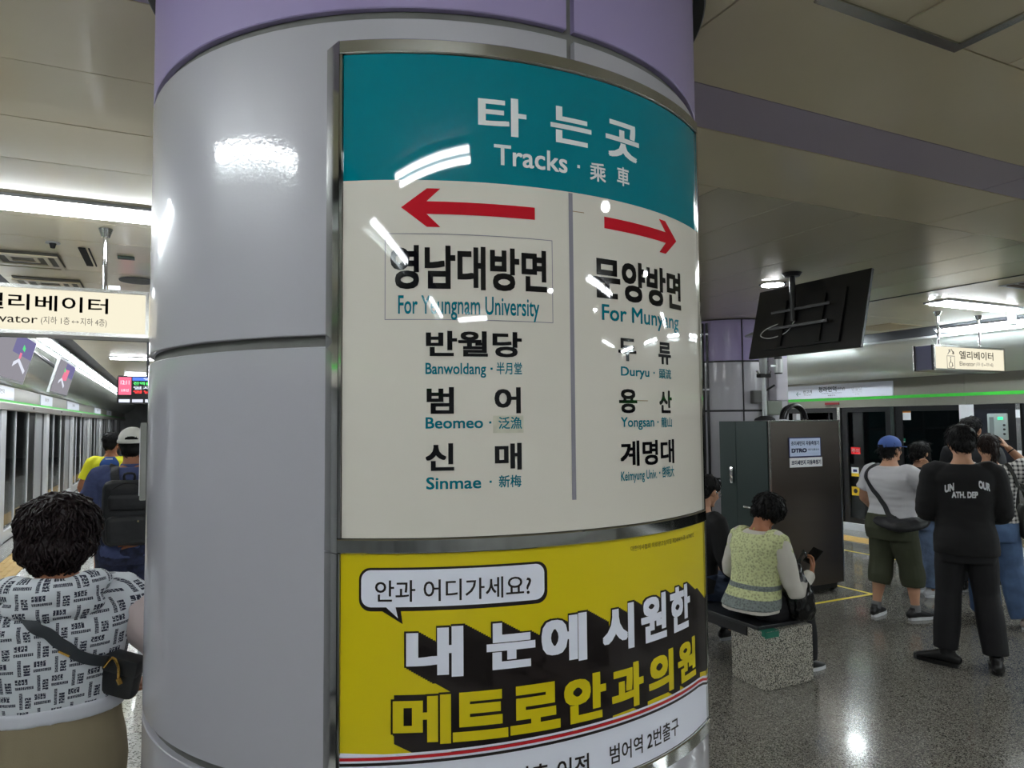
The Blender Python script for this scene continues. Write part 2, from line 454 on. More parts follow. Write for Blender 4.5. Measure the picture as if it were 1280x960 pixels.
def side_wing(a, sg, z0, z1, t, loc):
    """polished end cheek from the front edge of the sign back to the column skin"""
    a2 = a+sg*math.radians(2.75)
    pts = [(CX+0.7495*math.cos(a), CY+0.7495*math.sin(a)), (CX+0.7205*math.cos(a2), CY+0.7205*math.sin(a2)),
           (CX+0.7205*math.cos(a2-sg*0.006), CY+0.7205*math.sin(a2-sg*0.006)), (CX+0.7440*math.cos(a), CY+0.7440*math.sin(a))]
    loc(MB().prism(pts, z0, z1).build('end_cheek', M_mirror, t))
def build_track_sign():
    t = thing('direction_sign', 'curved steel framed track direction sign, teal over ivory, wrapped round the white column', 'sign', tuple(cyl(0, 1.548, RC)))
    L0 = t.location.copy()
    def loc(o): o.location = -L0; return o
    A = lambda s: s/0.748 - PI/2
    s0, s1 = -0.432, 0.442
    loc(arc_block(MB(), RC+0.001, 0.7452, A(s0)+0.012, A(s1)-0.012, 1.549, 2.414, 60).build('backing_box', M_whitesign, t, True))
    f = MB(); arc_block(f, RC+0.001, 0.7500, A(s0), A(s1), 2.416, 2.441, 60, 0.002)
    loc(f.build('top_rail', M_steel, t, True))
    f = MB(); arc_block(f, RC+0.001, 0.7510, A(s0), A(s1), 1.523, 1.548, 60, 0.002)
    loc(f.build('bottom_rail', M_mirror, t, True))
    for a, b in ((s0, s0+0.005), (s1-0.010, s1)):
        f = MB(); arc_block(f, RC+0.001, 0.7500, A(a), A(b), 1.550, 2.4145, 3)
        loc(f.build('side_rail', M_mirror, t))
    side_wing(A(s0)-0.0015, -1, 1.523, 2.441, t, loc); side_wing(A(s1)+0.0015, 1, 1.523, 2.441, t, loc)
    r = 0.7456
    P = []
    n = 40
    sl, sr = s0+0.006, s1-0.011
    top = [(sl+(sr-sl)*i/n, 2.4145) for i in range(n+1)]
    def pr(vs, fs, m, rr=r+0.0006, name='lettering'): return loc(wrap_print(name, vs, fs, m, t, rr))
    loc(wrap_print('teal_header', *rect2(sl, 2.183, sr, 2.4145), M_tealsign, t, r))
    loc(wrap_print('ivory_field', *rect2(sl, 1.5495, sr, 2.183), M_whitesign, t, r))
    # header lettering
    for ch, x0, x1, y0, y1 in (('타', -0.182, -0.090, 2.273, 2.345), ('는', -0.041, 0.050, 2.275, 2.345), ('곳', 0.085, 0.178, 2.270, 2.345)):
        pr(*text_fit(ch, (x0, y0, x1, y1), 0.024), M_signwhite)
    pr(*text_fit('Tracks', (-0.153, 2.218, -0.006, 2.256), 0.014, 'cap'), M_signwhite)
    pr(*rect2(0.016, 2.232, 0.022, 2.238), M_signwhite)
    pr(*text_fit('乘', (0.045, 2.213, 0.084, 2.250), 0.016), M_signwhite)
    pr(*text_fit('車', (0.113, 2.216, 0.147, 2.254), 0.016), M_signwhite)
    # arrows
    def arrow(x0, x1, yc, flip):
        w = x1-x0; h = 0.0350
        tip, hb, sh = 0.0, 0.046, 0.0115
        p = [(0, 0), (hb, h), (hb+0.024, h), (hb-0.006+0.0055, sh), (w, sh), (w, -sh), (hb-0.006+0.0055, -sh), (hb+0.024, -h), (hb, -h)]
        p = [((x1-a if flip else x0+a), yc+b) for a, b in p]
        # triangulated: head upper, head lower, shaft
        return p, [(0, 1, 2, 3), (0, 3, 6), (0, 6, 7, 8), (3, 4, 5, 6)]
    pr(*arrow(-0.321, -0.075, 2.133, False), M_signred, name='red_arrow')
    pr(*arrow(0.078, 0.311, 2.135, True), M_signred, name='red_arrow')
    pr(*rect2(-0.0045, 1.605, 0.0045, 2.181), M_signgrey, name='divider_line')
    # thin outline box
    bx = MB()
    for (a, b, c, d) in ((-0.350, 2.0848, -0.040, 2.0862), (-0.350, 1.9312, -0.040, 1.9326), (-0.350, 1.9326, -0.3486, 2.0848), (-0.0414, 1.9326, -0.040, 2.0848)):
        bx.add([(a, b, 0), (c, b, 0), (c, d, 0), (a, d, 0)], [(0, 1, 2, 3)])
    pr([(v[0], v[1]) for v in bx.v], bx.f, M_signgrey, name='outline_box')
    K = lambda s, x0, y0, x1, y1, b=0.028: pr(*text_fit(s, (x0, y0, x1, y1), b), M_signink)
    E = lambda s, x0, y0, x1, y1, b=0.012: pr(*text_fit(s, (x0, y0, x1, y1), b, 'cap'), M_signteal)
    C = lambda s, x0, y0, x1, y1, b=0.014: pr(*text_fit(s, (x0, y0, x1, y1), b), M_signteal)
    K('영남대방면', -0.340, 1.986, -0.052, 2.065, 0.030)
    E('For Yeungnam University', -0.326, 1.942, -0.068, 1.975)
    K('반월당', -0.277, 1.866, -0.103, 1.912); E('Banwoldang', -0.278, 1.835, -0.170, 1.855, 0.016)
    pr(*rect2(-0.162, 1.843, -0.158, 1.847), M_signteal); C('半月堂', -0.151, 1.835, -0.103, 1.857)
    K('범', -0.276, 1.765, -0.228, 1.812); K('어', -0.155, 1.765, -0.106, 1.812)
    E('Beomeo', -0.278, 1.739, -0.176, 1.759, 0.018); pr(*rect2(-0.165, 1.747, -0.161, 1.751), M_signteal)
    pr(*rect2(-0.158, 1.730, -0.101, 1.761), mat('yellowed_sticker', (196, 194, 176), 0.35, var=0.12, vscale=60), rr=r+0.0004, name='repair_sticker')
    C('泛漁', -0.148, 1.737, -0.104, 1.759)
    K('신', -0.278, 1.665, -0.228, 1.713); K('매', -0.155, 1.664, -0.105, 1.712)
    E('Sinmae', -0.277, 1.633, -0.180, 1.654, 0.018); pr(*rect2(-0.165, 1.642, -0.161, 1.646), M_signteal); C('新梅', -0.148, 1.633, -0.106, 1.655)
    K('문양방면', 0.049, 1.985, 0.327, 2.067, 0.030)
    E('For Munyang', 0.069, 1.944, 0.314, 1.975, 0.014)
    K('두', 0.109, 1.867, 0.159, 1.912); K('류', 0.230, 1.866, 0.277, 1.912)
    E('Duryu', 0.115, 1.838, 0.198, 1.856, 0.016); pr(*rect2(0.212, 1.845, 0.216, 1.849), M_signteal); C('頭流', 0.231, 1.836, 0.277, 1.857)
    K('용', 0.109, 1.765, 0.159, 1.812); K('산', 0.230, 1.765, 0.277, 1.812)
    E('Yongsan', 0.113, 1.738, 0.211, 1.757, 0.014); pr(*rect2(0.222, 1.745, 0.226, 1.749), M_signteal); C('龍山', 0.236, 1.736, 0.276, 1.757)
    K('계명대', 0.110, 1.661, 0.283, 1.711, 0.026)
    E('Keimyung Univ.', 0.111, 1.634, 0.217, 1.652, 0.012); pr(*rect2(0.225, 1.642, 0.229, 1.646), M_signteal); C('啓明大', 0.235, 1.633, 0.281, 1.656)
    # scratches and rust flecks
    pr(*rect2(-0.002, 2.146, 0.030, 2.1475), mat('rust_fleck', (150, 120, 84), 0.6), name='scratch')
    pr(*rect2(0.150, 1.789, 0.192, 1.7905), MATS['rust_fleck'], name='scratch')
    return t
build_track_sign()

def build_advert():
    t = thing('eye_clinic_advert', 'yellow eye clinic advert panel curved round the column below the direction sign', 'advertisement', tuple(cyl(0, 1.063, RC)))
    L0 = t.location.copy()
    def loc(o): o.location = -L0; return o
    A = lambda s: s/0.748 - PI/2
    s0, s1 = -0.432, 0.442
    loc(arc_block(MB(), RC+0.001, 0.7440, A(s0)+0.012, A(s1)-0.012, 1.090, 1.520, 60).build('backing_box', M_whitesign, t, True))
    f = MB(); arc_block(f, RC+0.001, 0.7505, A(s0), A(s1), 1.060, 1.088, 60, 0.002)
    loc(f.build('bottom_rail', M_mirror, t, True))
    for a, b in ((s0, s0+0.004), (s1-0.006, s1)):
        f = MB(); arc_block(f, RC+0.001, 0.7480, A(a), A(b), 1.0885, 1.5225, 3)
        loc(f.build('side_rail', M_mirror, t))
    side_wing(A(s0)-0.0015, -1, 1.060, 1.5215, t, loc); side_wing(A(s1)+0.0015, 1, 1.060, 1.5215, t, loc)
    r = 0.7444
    def pr(vs, fs, m, rr, name='lettering'): return loc(wrap_print(name, vs, fs, m, t, rr))
    sl, sr = s0+0.0045, s1-0.0065
    pr(*rect2(sl, 1.175, sr, 1.5222), M_yellow, r, 'yellow_field')
    pr(*rect2(sl, 1.0890, sr, 1.183), M_adwhite, r+0.0001, 'white_footer')
    def band(y0, y1, m):
        vs = []; fs = []; n = 30
        for i in range(n+1):
            s = sl+(sr-sl)*i/n
            c = 0.016*(1-((s-0.18)/0.62)**2)-0.0005
            if s > 0.395: c -= (s-0.395)*0.26
            vs += [(s, y0+c), (s, y1+c)]
        for i in range(n): fs.append((2*i, 2*i+2, 2*i+3, 2*i+1))
        pr(vs, fs, m, r+0.0020+0.0001*(m is not M_adwhite), 'stripe')
    # black ground behind the two headlines
    poly = [(-0.275, 1.305), (-0.312, 1.398), (-0.235, 1.400), (-0.130, 1.392), (0.02, 1.402), (0.16, 1.400), (0.335, 1.408), (0.366, 1.410), (0.436, 1.356),
            (0.436, 1.193), (0.40, 1.200), (0.30, 1.203), (0.15, 1.200), (0.0, 1.192), (-0.15, 1.186), (-0.300, 1.183), (-0.333, 1.196), (-0.336, 1.284), (-0.26, 1.284)]
    cu = bmesh.new(); vv = [cu.verts.new((a, b, 0)) for a, b in poly]; fc = cu.faces.new(vv)
    bmesh.ops.triangulate(cu, faces=[fc]); cu.verts.index_update()
    # (only the middle block is solid; the letter shadows give the edges)
    cu.free()
    core = [(-0.262, 1.300), (-0.200, 1.345), (0.10, 1.345), (0.385, 1.385), (0.436, 1.352), (0.436, 1.193), (0.39, 1.202), (0.2, 1.203), (0.0, 1.194), (-0.20, 1.186), (-0.300, 1.184), (-0.333, 1.200), (-0.333, 1.282), (-0.232, 1.282)]
    bm = bmesh.new(); vv = [bm.verts.new((a, b, 0)) for a, b in core]; fc = bm.faces.new(vv)
    bmesh.ops.triangulate(bm, faces=[fc]); bm.verts.index_update()
    pr([(q.co.x, q.co.y) for q in bm.verts], [[q.index for q in f.verts] for f in bm.faces], M_adblack, r+0.0004, 'black_shadow_print'); bm.free()
    H1 = [('내', -0.312, -0.213, 1.310, 1.396), ('눈', -0.172, -0.082, 1.316, 1.396), ('에', -0.070, 0.024, 1.312, 1.398), ('시', 0.060, 0.140, 1.314, 1.400), ('원', 0.160, 0.242, 1.314, 1.404), ('한', 0.256, 0.342, 1.314, 1.405)]
    W2 = [('메', -0.335, -0.235), ('트', -0.232, -0.134), ('로', -0.130, -0.034), ('안', -0.026, 0.066), ('과', 0.080, 0.164), ('의', 0.180, 0.264), ('원', 0.282, 0.366)]
    sv = []; sf = []
    def stack(ch, rc, steps, dx, dy, grow):
        for k in range(steps+1):
            g = grow
            vs, fs = text_fit(ch, (rc[0]-g, rc[1]-g, rc[2]+g, rc[3]+g), 0.060)
            n = len(sv); t_ = k/steps
            sv.extend([(min(a+dx*t_, 0.4355), b+dy*t_) for a, b in vs]); sf.extend([tuple(i+n for i in q) for q in fs])
    for ch, x0, x1, y0, y1 in H1: stack(ch, (x0, y0, x1, y1), 12, 0.048, -0.028, 0.0035)
    for ch, x0, x1 in W2: stack(ch, (x0, 1.198+0.012*(x0+0.33), x1, 1.281+0.012*(x0+0.33)), 6, 0.022, -0.012, 0.0035)
    pr(sv, sf, M_adblack, r+0.0007, 'black_shadow_print')
    for ch, x0, x1, y0, y1 in H1: pr(*text_fit(ch, (x0, y0, x1, y1), 0.036 if ch in '원한' else 0.044), M_adwhite, r+0.0012)
    for ch, x0, x1 in W2: pr(*text_fit(ch, (x0, 1.198+0.012*(x0+0.33), x1, 1.281+0.012*(x0+0.33)), 0.036 if ch in '메원' else 0.044), M_yellow, r+0.0012)
    band(1.1760, 1.1800, M_adwhite); band(1.1700, 1.1752, M_adred); band(1.1665, 1.1695, M_adwhite); band(1.1610, 1.1660, M_adblack)
    band(1.1575, 1.1610, M_adwhite)
    # speech bubble
    def rr(x0, y0, x1, y1, q):
        p = []
        for cx, cy, a0 in ((x1-q, y1-q, 0), (x0+q, y1-q, 90), (x0+q, y0+q, 180), (x1-q, y0+q, 270)):
            for k in range(7):
                a = math.radians(a0+15*k); p.append((cx+q*math.cos(a), cy+q*math.sin(a)))
        return p, [tuple(range(len(p)))]
    pr(*rr(-0.3945, 1.4240, -0.0570, 1.4985, 0.020), M_adblack, r+0.0004, 'bubble_outline')
    pr([(-0.360, 1.428), (-0.318, 1.402), (-0.322, 1.428)], [(0, 1, 2)], M_adblack, r+0.0004, 'bubble_outline')
    pr(*rr(-0.3905, 1.4310, -0.0630, 1.4945, 0.017), M_adwhite, r+0.0008, 'bubble')
    pr([(-0.350, 1.434), (-0.326, 1.412), (-0.331, 1.434)], [(0, 1, 2)], M_adwhite, r+0.0008, 'bubble')
    pr(*text_fit('안과 어디가세요?', (-0.366, 1.440, -0.089, 1.477), 0.008), M_adblack, r+0.0012)
    pr(*text_fit('대한의사협회 의료광고심의필 제240419-중-167880호', (0.135, 1.4965, 0.372, 1.507), 0.0), M_adblack, r+0.0008)
    pr(*text_fit('범어역 2번출구', (0.073, 1.110, 0.280, 1.145), 0.012), M_adblack, r+0.0008)
    pr(*text_fit('역 서측 이전', (-0.176, 1.1035, 0.026, 1.144), 0.012), M_adblack, r+0.0008)
    # worn joint cap at right edge
    return t
build_advert()
# small framed notice on the far left flank of the column
def build_flank_notice():
    p = math.atan2(1.85-CY-0.0, -0.05-CX)
    t = thing('framed_notice', 'thin steel framed notice fixed on the left flank of the column', 'sign', (CX-0.72, CY, 1.55))
    L0 = t.location.copy()
    a = math.radians(-178)
    f = MB(); arc_block(f, RC+0.001, RC+0.014, a, a-0.30, 1.575, 1.755, 12, 0.002); o = f.build('frame', M_mirror, t, True); o.location = -L0
    f = MB(); arc_block(f, RC+0.0142, RC+0.0155, a-0.015, a-0.285, 1.585, 1.745, 12); o = f.build('print', M_paper, t, True); o.location = -L0
build_flank_notice()

# ------------------------------------------------------------------ setting: floor
XL, XR = -2.14, 9.75
Y0, Y1 = -7.0, 46.0
fl = MB().box(XL-0.05, Y0, -0.12, XR+0.05, Y1, -0.012).build('floor', M_dark); tag(fl, kind='structure')
TILE = 0.6
tile_mesh = {}
def tile(m, w_, h_):
    k = (m.name, round(w_, 3), round(h_, 3))
    if k not in tile_mesh:
        tile_mesh[k] = MB().box(-w_/2+0.0014, -h_/2+0.0014, -0.014, w_/2-0.0014, h_/2-0.0014, 0.0, 0.0).mesh('floor_tile', m)
    return tile_mesh[k]
xe = [-2.14, -1.88, -1.56]
xg = [3.72+TILE*k for k in range(-9, 9)]       # -1.68 .. 8.52
def inview(x, y):
    dx, dy = x*math.cos(YAW)-y*math.sin(YAW), x*math.sin(YAW)+y*math.cos(YAW)
    return dy > 0.3 and abs(dx)/dy < 0.82
cols = []
cols.append((-2.14, -1.885, M_floorE)); cols.append((-1.555, -1.08, M_floorL))
x = -1.08
while x < 8.5:
    cols.append((x, x+TILE, M_floorL if x < 0.1 else M_floor)); x += TILE
cols[-1] = (cols[-1][0], 8.78, M_floor)
cols.append((9.30, 9.75, M_floorE))
near = []; rest = {}
y = 2.86-TILE*16
while y < Y1:
    for (a, b, m) in cols:
        cx, cy = (a+b)/2, y+TILE/2
        d = math.hypot(cx, cy)
        if inview(cx, cy) and d < 11.5: near.append((d, a, b, y, m))
        else: rest.setdefault(m.name, []).append((a, b, y, m))
    y += TILE
near.sort(key=lambda q: q[0])
for q in near[285:]: rest.setdefault(q[4].name, []).append((q[1], q[2], q[3], q[4]))
for d, a, b, y, m in near[:285]:
    o = bpy.data.objects.new('floor_tile', tile(m, b-a, TILE)); link(o, fl); o.location = ((a+b)/2, y+TILE/2, random.uniform(-0.0004, 0.0004))
for k, lst in rest.items():
    mb = MB()
    for a, b, y, m in lst: mb.box(a+0.0014, y+0.0014, -0.014, b-0.0014, y+TILE-0.0014, 0.0)
    o = mb.build('floor_tile', lst[0][3], fl); o['kind'] = 'stuff'
# tactile strips: ribbed tiles
def tactile(x0, x1, ya, yb, n_single):
    rib = MB().box(0, 0, -0.012, x1-x0-0.004, 0.296, 0.0)
    nr = 4
    for k in range(nr):
        c = (k+0.5)*(x1-x0)/nr
        rib.box(c-0.018, 0.01, 0, c+0.018, 0.286, 0.004)
    me = rib.mesh('tactile_tile', M_tact)
    k = 0; y = ya; far = MB()
    while y < yb:
        if k < n_single:
            o = bpy.data.objects.new('tactile_tile', me); link(o, fl); o.location = (x0+0.002, y+0.002, 0.0015)
        else: far.add([(v[0]+x0+0.002, v[1]+y+0.002, v[2]+0.0015) for v in rib.v], rib.f)
        y += 0.3; k += 1
    o = far.build('tactile_tile', M_tact, fl); o['kind'] = 'stuff'
tactile(-1.88, -1.56, 5.0, 30.0, 45)
tactile(8.85, 9.25, 2.0, 14.0, 40)
bbox('floor_strip', M_floorE, fl, 8.782, Y0, -0.014, 8.848, Y1, 0.0)
bbox('floor_strip', M_floorE, fl, 9.252, Y0, -0.014, 9.298, Y1, 0.0)
# yellow tape marks round the cabinet
tp = MB().box(5.10, 4.865, 0, 6.42, 4.905, 0.0012).box(6.355, 4.905, 0, 6.395, 5.6, 0.0012)
o = tp.build('floor_tape', M_tape); tag(o, 'yellow floor tape line marking out the steel cabinet on the granite floor', 'floor marking')
o = bbox('floor_tape', M_tape, None, 8.16, 2.0, 0, 8.20, 7.5, 0.0012); tag(o, 'thin yellow line on the floor running along the right platform edge', 'floor marking')

# ------------------------------------------------------------------ setting: ceiling
ce = MB().box(XL+0.75, Y0, ZC+0.03, 8.40, Y1, ZC+0.09).build('ceiling', M_dark); tag(ce, kind='structure')
pm = {}
def panel(x0, x1, y0, y1, m=M_ceil):
    w_, h_ = round(x1-x0, 3), round(y1-y0, 3); k = (m.name, w_, h_)
    if k not in pm: pm[k] = MB().box(-w_/2+0.003, -h_/2+0.003, 0, w_/2-0.003, h_/2-0.003, 0.02, 0.0).mesh('ceiling_panel', m)
    o = bpy.data.objects.new('ceiling_panel', pm[k]); link(o, ce); o.location = ((x0+x1)/2, (y0+y1)/2, ZC+random.uniform(0, 0.0012))
holes = []   # light fittings cut: handled by fittings sitting 5 mm below the panels
# left bay: cross planks
y = 2.075; XA = -1.13
bays = [(XA, 1.36), ]
ys = [2.075, 2.57, 3.055, 3.54, 4.025, 4.51, 4.995, 5.48, 5.965, 6.45, 6.94, 7.42, 7.9, 8.39, 8.87, 9.36, 9.85, 10.34, 10.83, 11.3, 11.8, 12.3]
for i in range(len(ys)-1): panel(XA, 1.36, ys[i], ys[i+1])
yy = 12.3
while yy < 40: panel(XA, 1.36, yy, yy+1.45); yy += 1.45
panel(XA, 1.36, 1.28, 1.795); 
for a, b in ((0.79, 1.28), (0.3, 0.79), (-0.19, 0.3), (-0.68, -0.19), (-1.4, -0.68), (-4.2, -1.4), (-7.0, -4.2)): panel(XA, 1.36, a, b)
# centre bay: cross panels each side of the beam, planks along the platform beyond
panel(1.36, 3.93, 1.28, 1.795, M_ceil); panel(3.93, 6.03, 1.28, 1.795, M_ceil)
panel(1.36, 3.93, 2.075, 2.59, M_ceil); panel(3.93, 6.03, 2.075, 2.59, M_ceil)
xs = [1.36, 1.873, 2.388, 2.903, 3.418, 3.935, 4.45, 4.965, 5.48, 6.03]
for i in range(len(xs)-1):
    panel(xs[i], xs[i+1], 2.59, 6.2, M_ceilmetal if i >= 2 else M_ceil); panel(xs[i], xs[i+1], 6.2, 9.9); panel(xs[i], xs[i+1], 9.9, 40)
    panel(xs[i], xs[i+1], -2.3, 1.28); panel(xs[i], xs[i+1], -7, -2.3)
# lilac strip
for a, b in ((XA, 1.36), (1.36, 3.6), (3.6, 6.03), (6.06, 8.38)): panel(a, b, 1.795, 2.075, M_beam)
# right bay
for a, b in ((-7, -2.3), (-2.3, 0.4), (0.4, 1.795), (2.075, 3.2), (3.2, 4.0), (4.0, 5.2), (5.2, 6.4), (6.4, 7.6), (7.6, 9.0), (9.0, 12), (12, 40)): panel(6.06, 8.38, a, b)
bbox('panel_groove', M_black, ce, 6.032, Y0, ZC-0.004, 6.058, Y1, ZC+0.01)
# recess above the right cove
bbox('recess_board', M_brown, ce, 8.40, Y0, ZC+0.10, 9.10, Y1, ZC+0.12)
bbox('recess_side', M_brown, ce, 8.385, Y0, ZC+0.0, 8.40, Y1, ZC+0.10)
# access hatch frame upper right
t = MB()
hz = ZC-0.006
for (a, b, c, d) in ((1.545, 1.262, 2.150, 1.300), (2.115, 0.10, 2.150, 1.262), (1.545, 0.10, 1.580, 1.262), (1.580, 0.10, 2.115, 0.135)): t.box(a, b, hz, c, d, ZC-0.0005)
hatch = thing('ceiling_hatch', 'grey framed access hatch in the beige ceiling, upper right', 'hatch', (1.85, 0.7, ZC-0.006))
o = t.build('frame', M_steel, hatch); o.location = (-1.85, -0.7, -(ZC-0.006))
o = MB().box(1.60, 0.155, ZC-0.005, 1.83, 1.245, ZC-0.0005).build('hatch_panel', M_ceil, hatch); o.location = (-1.85, -0.7, -(ZC-0.006))
o = MB().box(1.86, 0.155, ZC-0.005, 2.095, 1.245, ZC-0.0005).build('hatch_panel', M_ceil, hatch); o.location = (-1.85, -0.7, -(ZC-0.006))

# end walls and side walls beyond the tracks
def wall(name, *b, m=M_track):
    o = bbox(name, m, None, *b); tag(o, kind='structure'); return o
wall('wall_back', -6.0, Y0-0.3, -1.5, 14.0, Y0, 4.0)
wall('wall_front', -6.0, Y1, -1.5, 14.0, Y1+0.3, 4.0)
wall('wall_left', -5.4, Y0, -1.5, -5.2, Y1, 4.0)
wall('wall_right', 13.8, Y0, -1.5, 14.0, Y1, 4.0, m=M_tunnel)
wall('trim_1', -6.2, Y0, 4.0, 14.0, Y1, 4.1, m=M_tunnel)
wall('trim_2', -5.19, Y0, -1.5, XL-0.05, Y1, -1.3, m=M_tunnel)
wall('trim_3', XR+0.05, Y0, -1.5, 13.8, Y1, -1.3, m=M_tunnel)

# ------------------------------------------------------------------ platform screen doors, right
def curved_fascia(name, pts, m, seam_y=()):
    """profile (x,z) extruded along the platform, with thickness"""
    n = len(pts); vs = []; fs = []
    ys_ = [Y0]+list(seam_y)+[Y1]
    o = None
    root = None
    for k in range(len(ys_)-1):
        mb = MB(); a, b = ys_[k]+0.002, ys_[k+1]-0.002
        prof = list(pts)+[(x_+0.02*(1 if x_ > 0 else -1), z_+0.01) for x_, z_ in reversed(pts)]
        mb.prism([(q[0], q[1]) for q in prof], a, b, axis='y')
        # axis 'y' maps (a,b,c)->(a,c,b)
        if root is None:
            root = mb.build(name, m, None, True); tag(root, kind='structure')
        else:
            mb.build('fascia_panel', m, root, True)
    return root
def arc_prof(x0, z0, x1, z1, bulge, n=10):
    out = []
    dx, dz = x1-x0, z1-z0; L = math.hypot(dx, dz); nx, nz = -dz/L, dx/L
    for i in range(n+1):
        t_ = i/n; b = bulge*4*t_*(1-t_)
        out.append((x0+dx*t_+nx*b, z0+dz*t_+nz*b))
    return out
curved_fascia('trim_4', arc_prof(9.76, 2.352, 9.00, 2.80, 0.06), M_curve, seam_y=(2.4, 5.9, 9.4, 12.9, 18, 24))
bbox('trim_5', M_curve, None, 8.98, Y0, 2.80, 9.10, Y1, 2.83)['kind'] = 'structure'
wall('trim_6', 9.10, Y0, 2.80, 9.9, Y1, 4.0, m=M_tunnel)
def screen_right():
    h = thing('platform_screen_header', 'grey fascia with a green stripe above the right platform screen doors', 'door header', (9.78, 5.0, 1.935))
    L0 = h.location.copy()
    def P(mb, name, m, par=h, smooth=False):
        o = mb.build(name, m, par, smooth); o.location = -L0 if par is h else (0, 0, 0); return o
    for a, b in ((Y0, -1.0), (-1.0, 2.4), (2.4, 5.955), (5.955, 9.5), (9.5, 13), (13, 20), (20, Y1)):
        P(MB().box(9.762, a+0.002, 2.095, 9.90, b-0.002, 2.35), 'fascia_panel', M_fascia)
        P(MB().box(9.762, a+0.002, 1.935, 9.90, b-0.002, 2.052), 'lower_fascia_panel', M_fascia)
    P(MB().box(9.756, Y0, 2.052, 9.90, Y1, 2.095), 'green_stripe', M_green)
    P(MB().box(9.72, 7.96, 1.985, 9.762, 8.206, 2.02), 'red_lamp', mat('dull_red_lamp', (128, 30, 34), 0.4))
    # station name plate
    pl = thing('station_name_plate', 'long pale station name plate with arrow on the right fascia', 'sign', (9.762, 8.2, 2.096))
    L1 = pl.location.copy()
    def Q(o): o.location = -L1; return o
    Q(MB().box(9.742, 7.005, 2.096, 9.7615, 9.95, 2.318).build('plate', M_platew, pl))
    def tx(s, ya, yb, z0, z1, m=M_ink, b=0.01, base=None):
        vs, fs = text_fit(s, (0, z0, ya-yb, z1), b, base)
        Q(raw('lettering', [Vector((9.7405, ya-a, q)) for a, q in vs], fs, m, pl, False))
    tx('반고개', 8.654, 8.475, 2.185, 2.243); tx('Bangogae', 8.64, 8.49, 2.150, 2.170, b=0)
    tx('청라언덕', 8.34, 7.99, 2.195, 2.285, b=0.02); tx('(신남)', 7.975, 7.83, 2.205, 2.265)
    tx('Cheongna Hill (Sinnam)', 8.28, 7.89, 2.165, 2.183, b=0); tx('靑蘿언덕', 8.16, 8.02, 2.125, 2.148, b=0)
    gy = mat('pale_grey_ink', (150, 152, 160), 0.5)
    tx('반월당', 7.705, 7.522, 2.195, 2.250, gy, 0); tx('Banwoldang', 7.69, 7.53, 2.165, 2.180, gy, 0); tx('半月堂', 7.65, 7.57, 2.13, 2.15, gy, 0)
    aw = MB()
    for (p, q) in (((8.80, 2.180), (8.71, 2.180)), ((8.80, 2.180), (8.765, 2.215)), ((8.80, 2.180), (8.765, 2.145))):
        aw.tube([(9.741, p[0], p[1]), (9.741, q[0], q[1])], 0.005, 6)
    Q(aw.build('arrow', mat('dark_teal_ink', (20, 90, 80), 0.5), pl))
    # doors: frames and glass, one bay unit each
    bays = [(-6.9, -3.6), (-3.6, -0.6), (-0.6, 2.4), (2.4, 5.258), (5.258, 7.0), (7.0, 7.94), (7.94, 9.5), (9.5, 12.3), (12.3, 16), (16, 22), (22, 30)]
    labs = ['dark glazed screen door bay behind the viewer, farthest back on the right', 'dark glazed screen door bay just behind the viewer on the right', 'dark glazed screen door bay at the right end, out past the plaid shirt', 'dark glazed screen door bay beyond the standing group, right side',
            'dark door bay with the grey control box behind the man in the black sweatshirt', 'dark glazed door with warning stickers beside the woman in the blue cap',
            'dark glazed door bay just right of the steel cabinet', 'dark glazed door bay hidden mostly behind the steel cabinet', 'far dark door bay behind the second column',
            'farther dark door bay beyond the second column', 'farthest dark door bay on the right track']
    for (a, b), lb in zip(bays, labs):
        t = thing('screen_door', lb, 'platform door', (9.78, (a+b)/2, 0), group=None); l2 = t.location.copy()
        def R(mb, name, m): o = mb.build(name, m, t); o.location = -l2; return o
        R(MB().box(9.74, a, 0.0, 9.90, b-0.004, 0.112, 0.004), 'kick_plate', M_postw)
        R(MB().box(9.74, a, 0.112, 9.80, a+0.055, 1.933), 'mullion', M_steel)
        R(MB().box(9.77, a+0.056, 0.113, 9.82, a+0.16, 1.933).box(9.77, b-0.11, 0.113, 9.82, b-0.006, 1.933).box(9.77, a+0.16, 0.113, 9.82, b-0.11, 0.19).box(9.77, a+0.16, 1.86, 9.82, b-0.11, 1.933), 'door_frame', M_black)
        g0, g1 = a+0.161, b-0.111
        nl = max(1, round((g1-g0)/1.2))
        for k in range(nl):
            c0 = g0+(g1-g0)*k/nl; c1 = g0+(g1-g0)*(k+1)/nl
            if lb.startswith('dark door bay with') and k == 0:
                R(MB().box(9.775, c0, 0.191, 9.80, 6.05, 1.859), 'solid_panel', mat('navy_black_panel', (22, 24, 34), 0.35))
                R(MB().box(9.79, 6.052, 0.191, 9.802, g1, 1.859), 'glass_pane', M_glassR)
                R(MB().box(9.755, 5.85, 1.62, 9.774, 6.04, 1.932, 0.004), 'white_panel', M_postw)
                break
            R(MB().box(9.79, c0+0.002, 0.191, 9.802, c1-0.002, 1.859), 'glass_pane', M_glassR)
    # control box
    cb = thing('door_control_box', 'grey control box with a green lamp on the dark right door bay', 'control box', (9.76, 5.545, 1.464)); l2 = cb.location.copy()
    def B(o): o.location = -l2; return o
    B(MB().box(9.745, 5.42, 1.464, 9.774, 5.672, 1.807, 0.012).build('case', mat('control_box_grey', (150, 160, 158), 0.4), cb, True))
    B(MB().box(9.741, 5.585, 1.52, 9.7455, 5.64, 1.76).build('slot_panel', mat('control_slot_grey', (110, 118, 118), 0.4), cb))
    B(MB().box(9.738, 5.47, 1.725, 9.746, 5.535, 1.762, 0.003).build('green_lamp', emissive('green_indicator', (0.05, 1.0, 0.3), 0.9), cb))
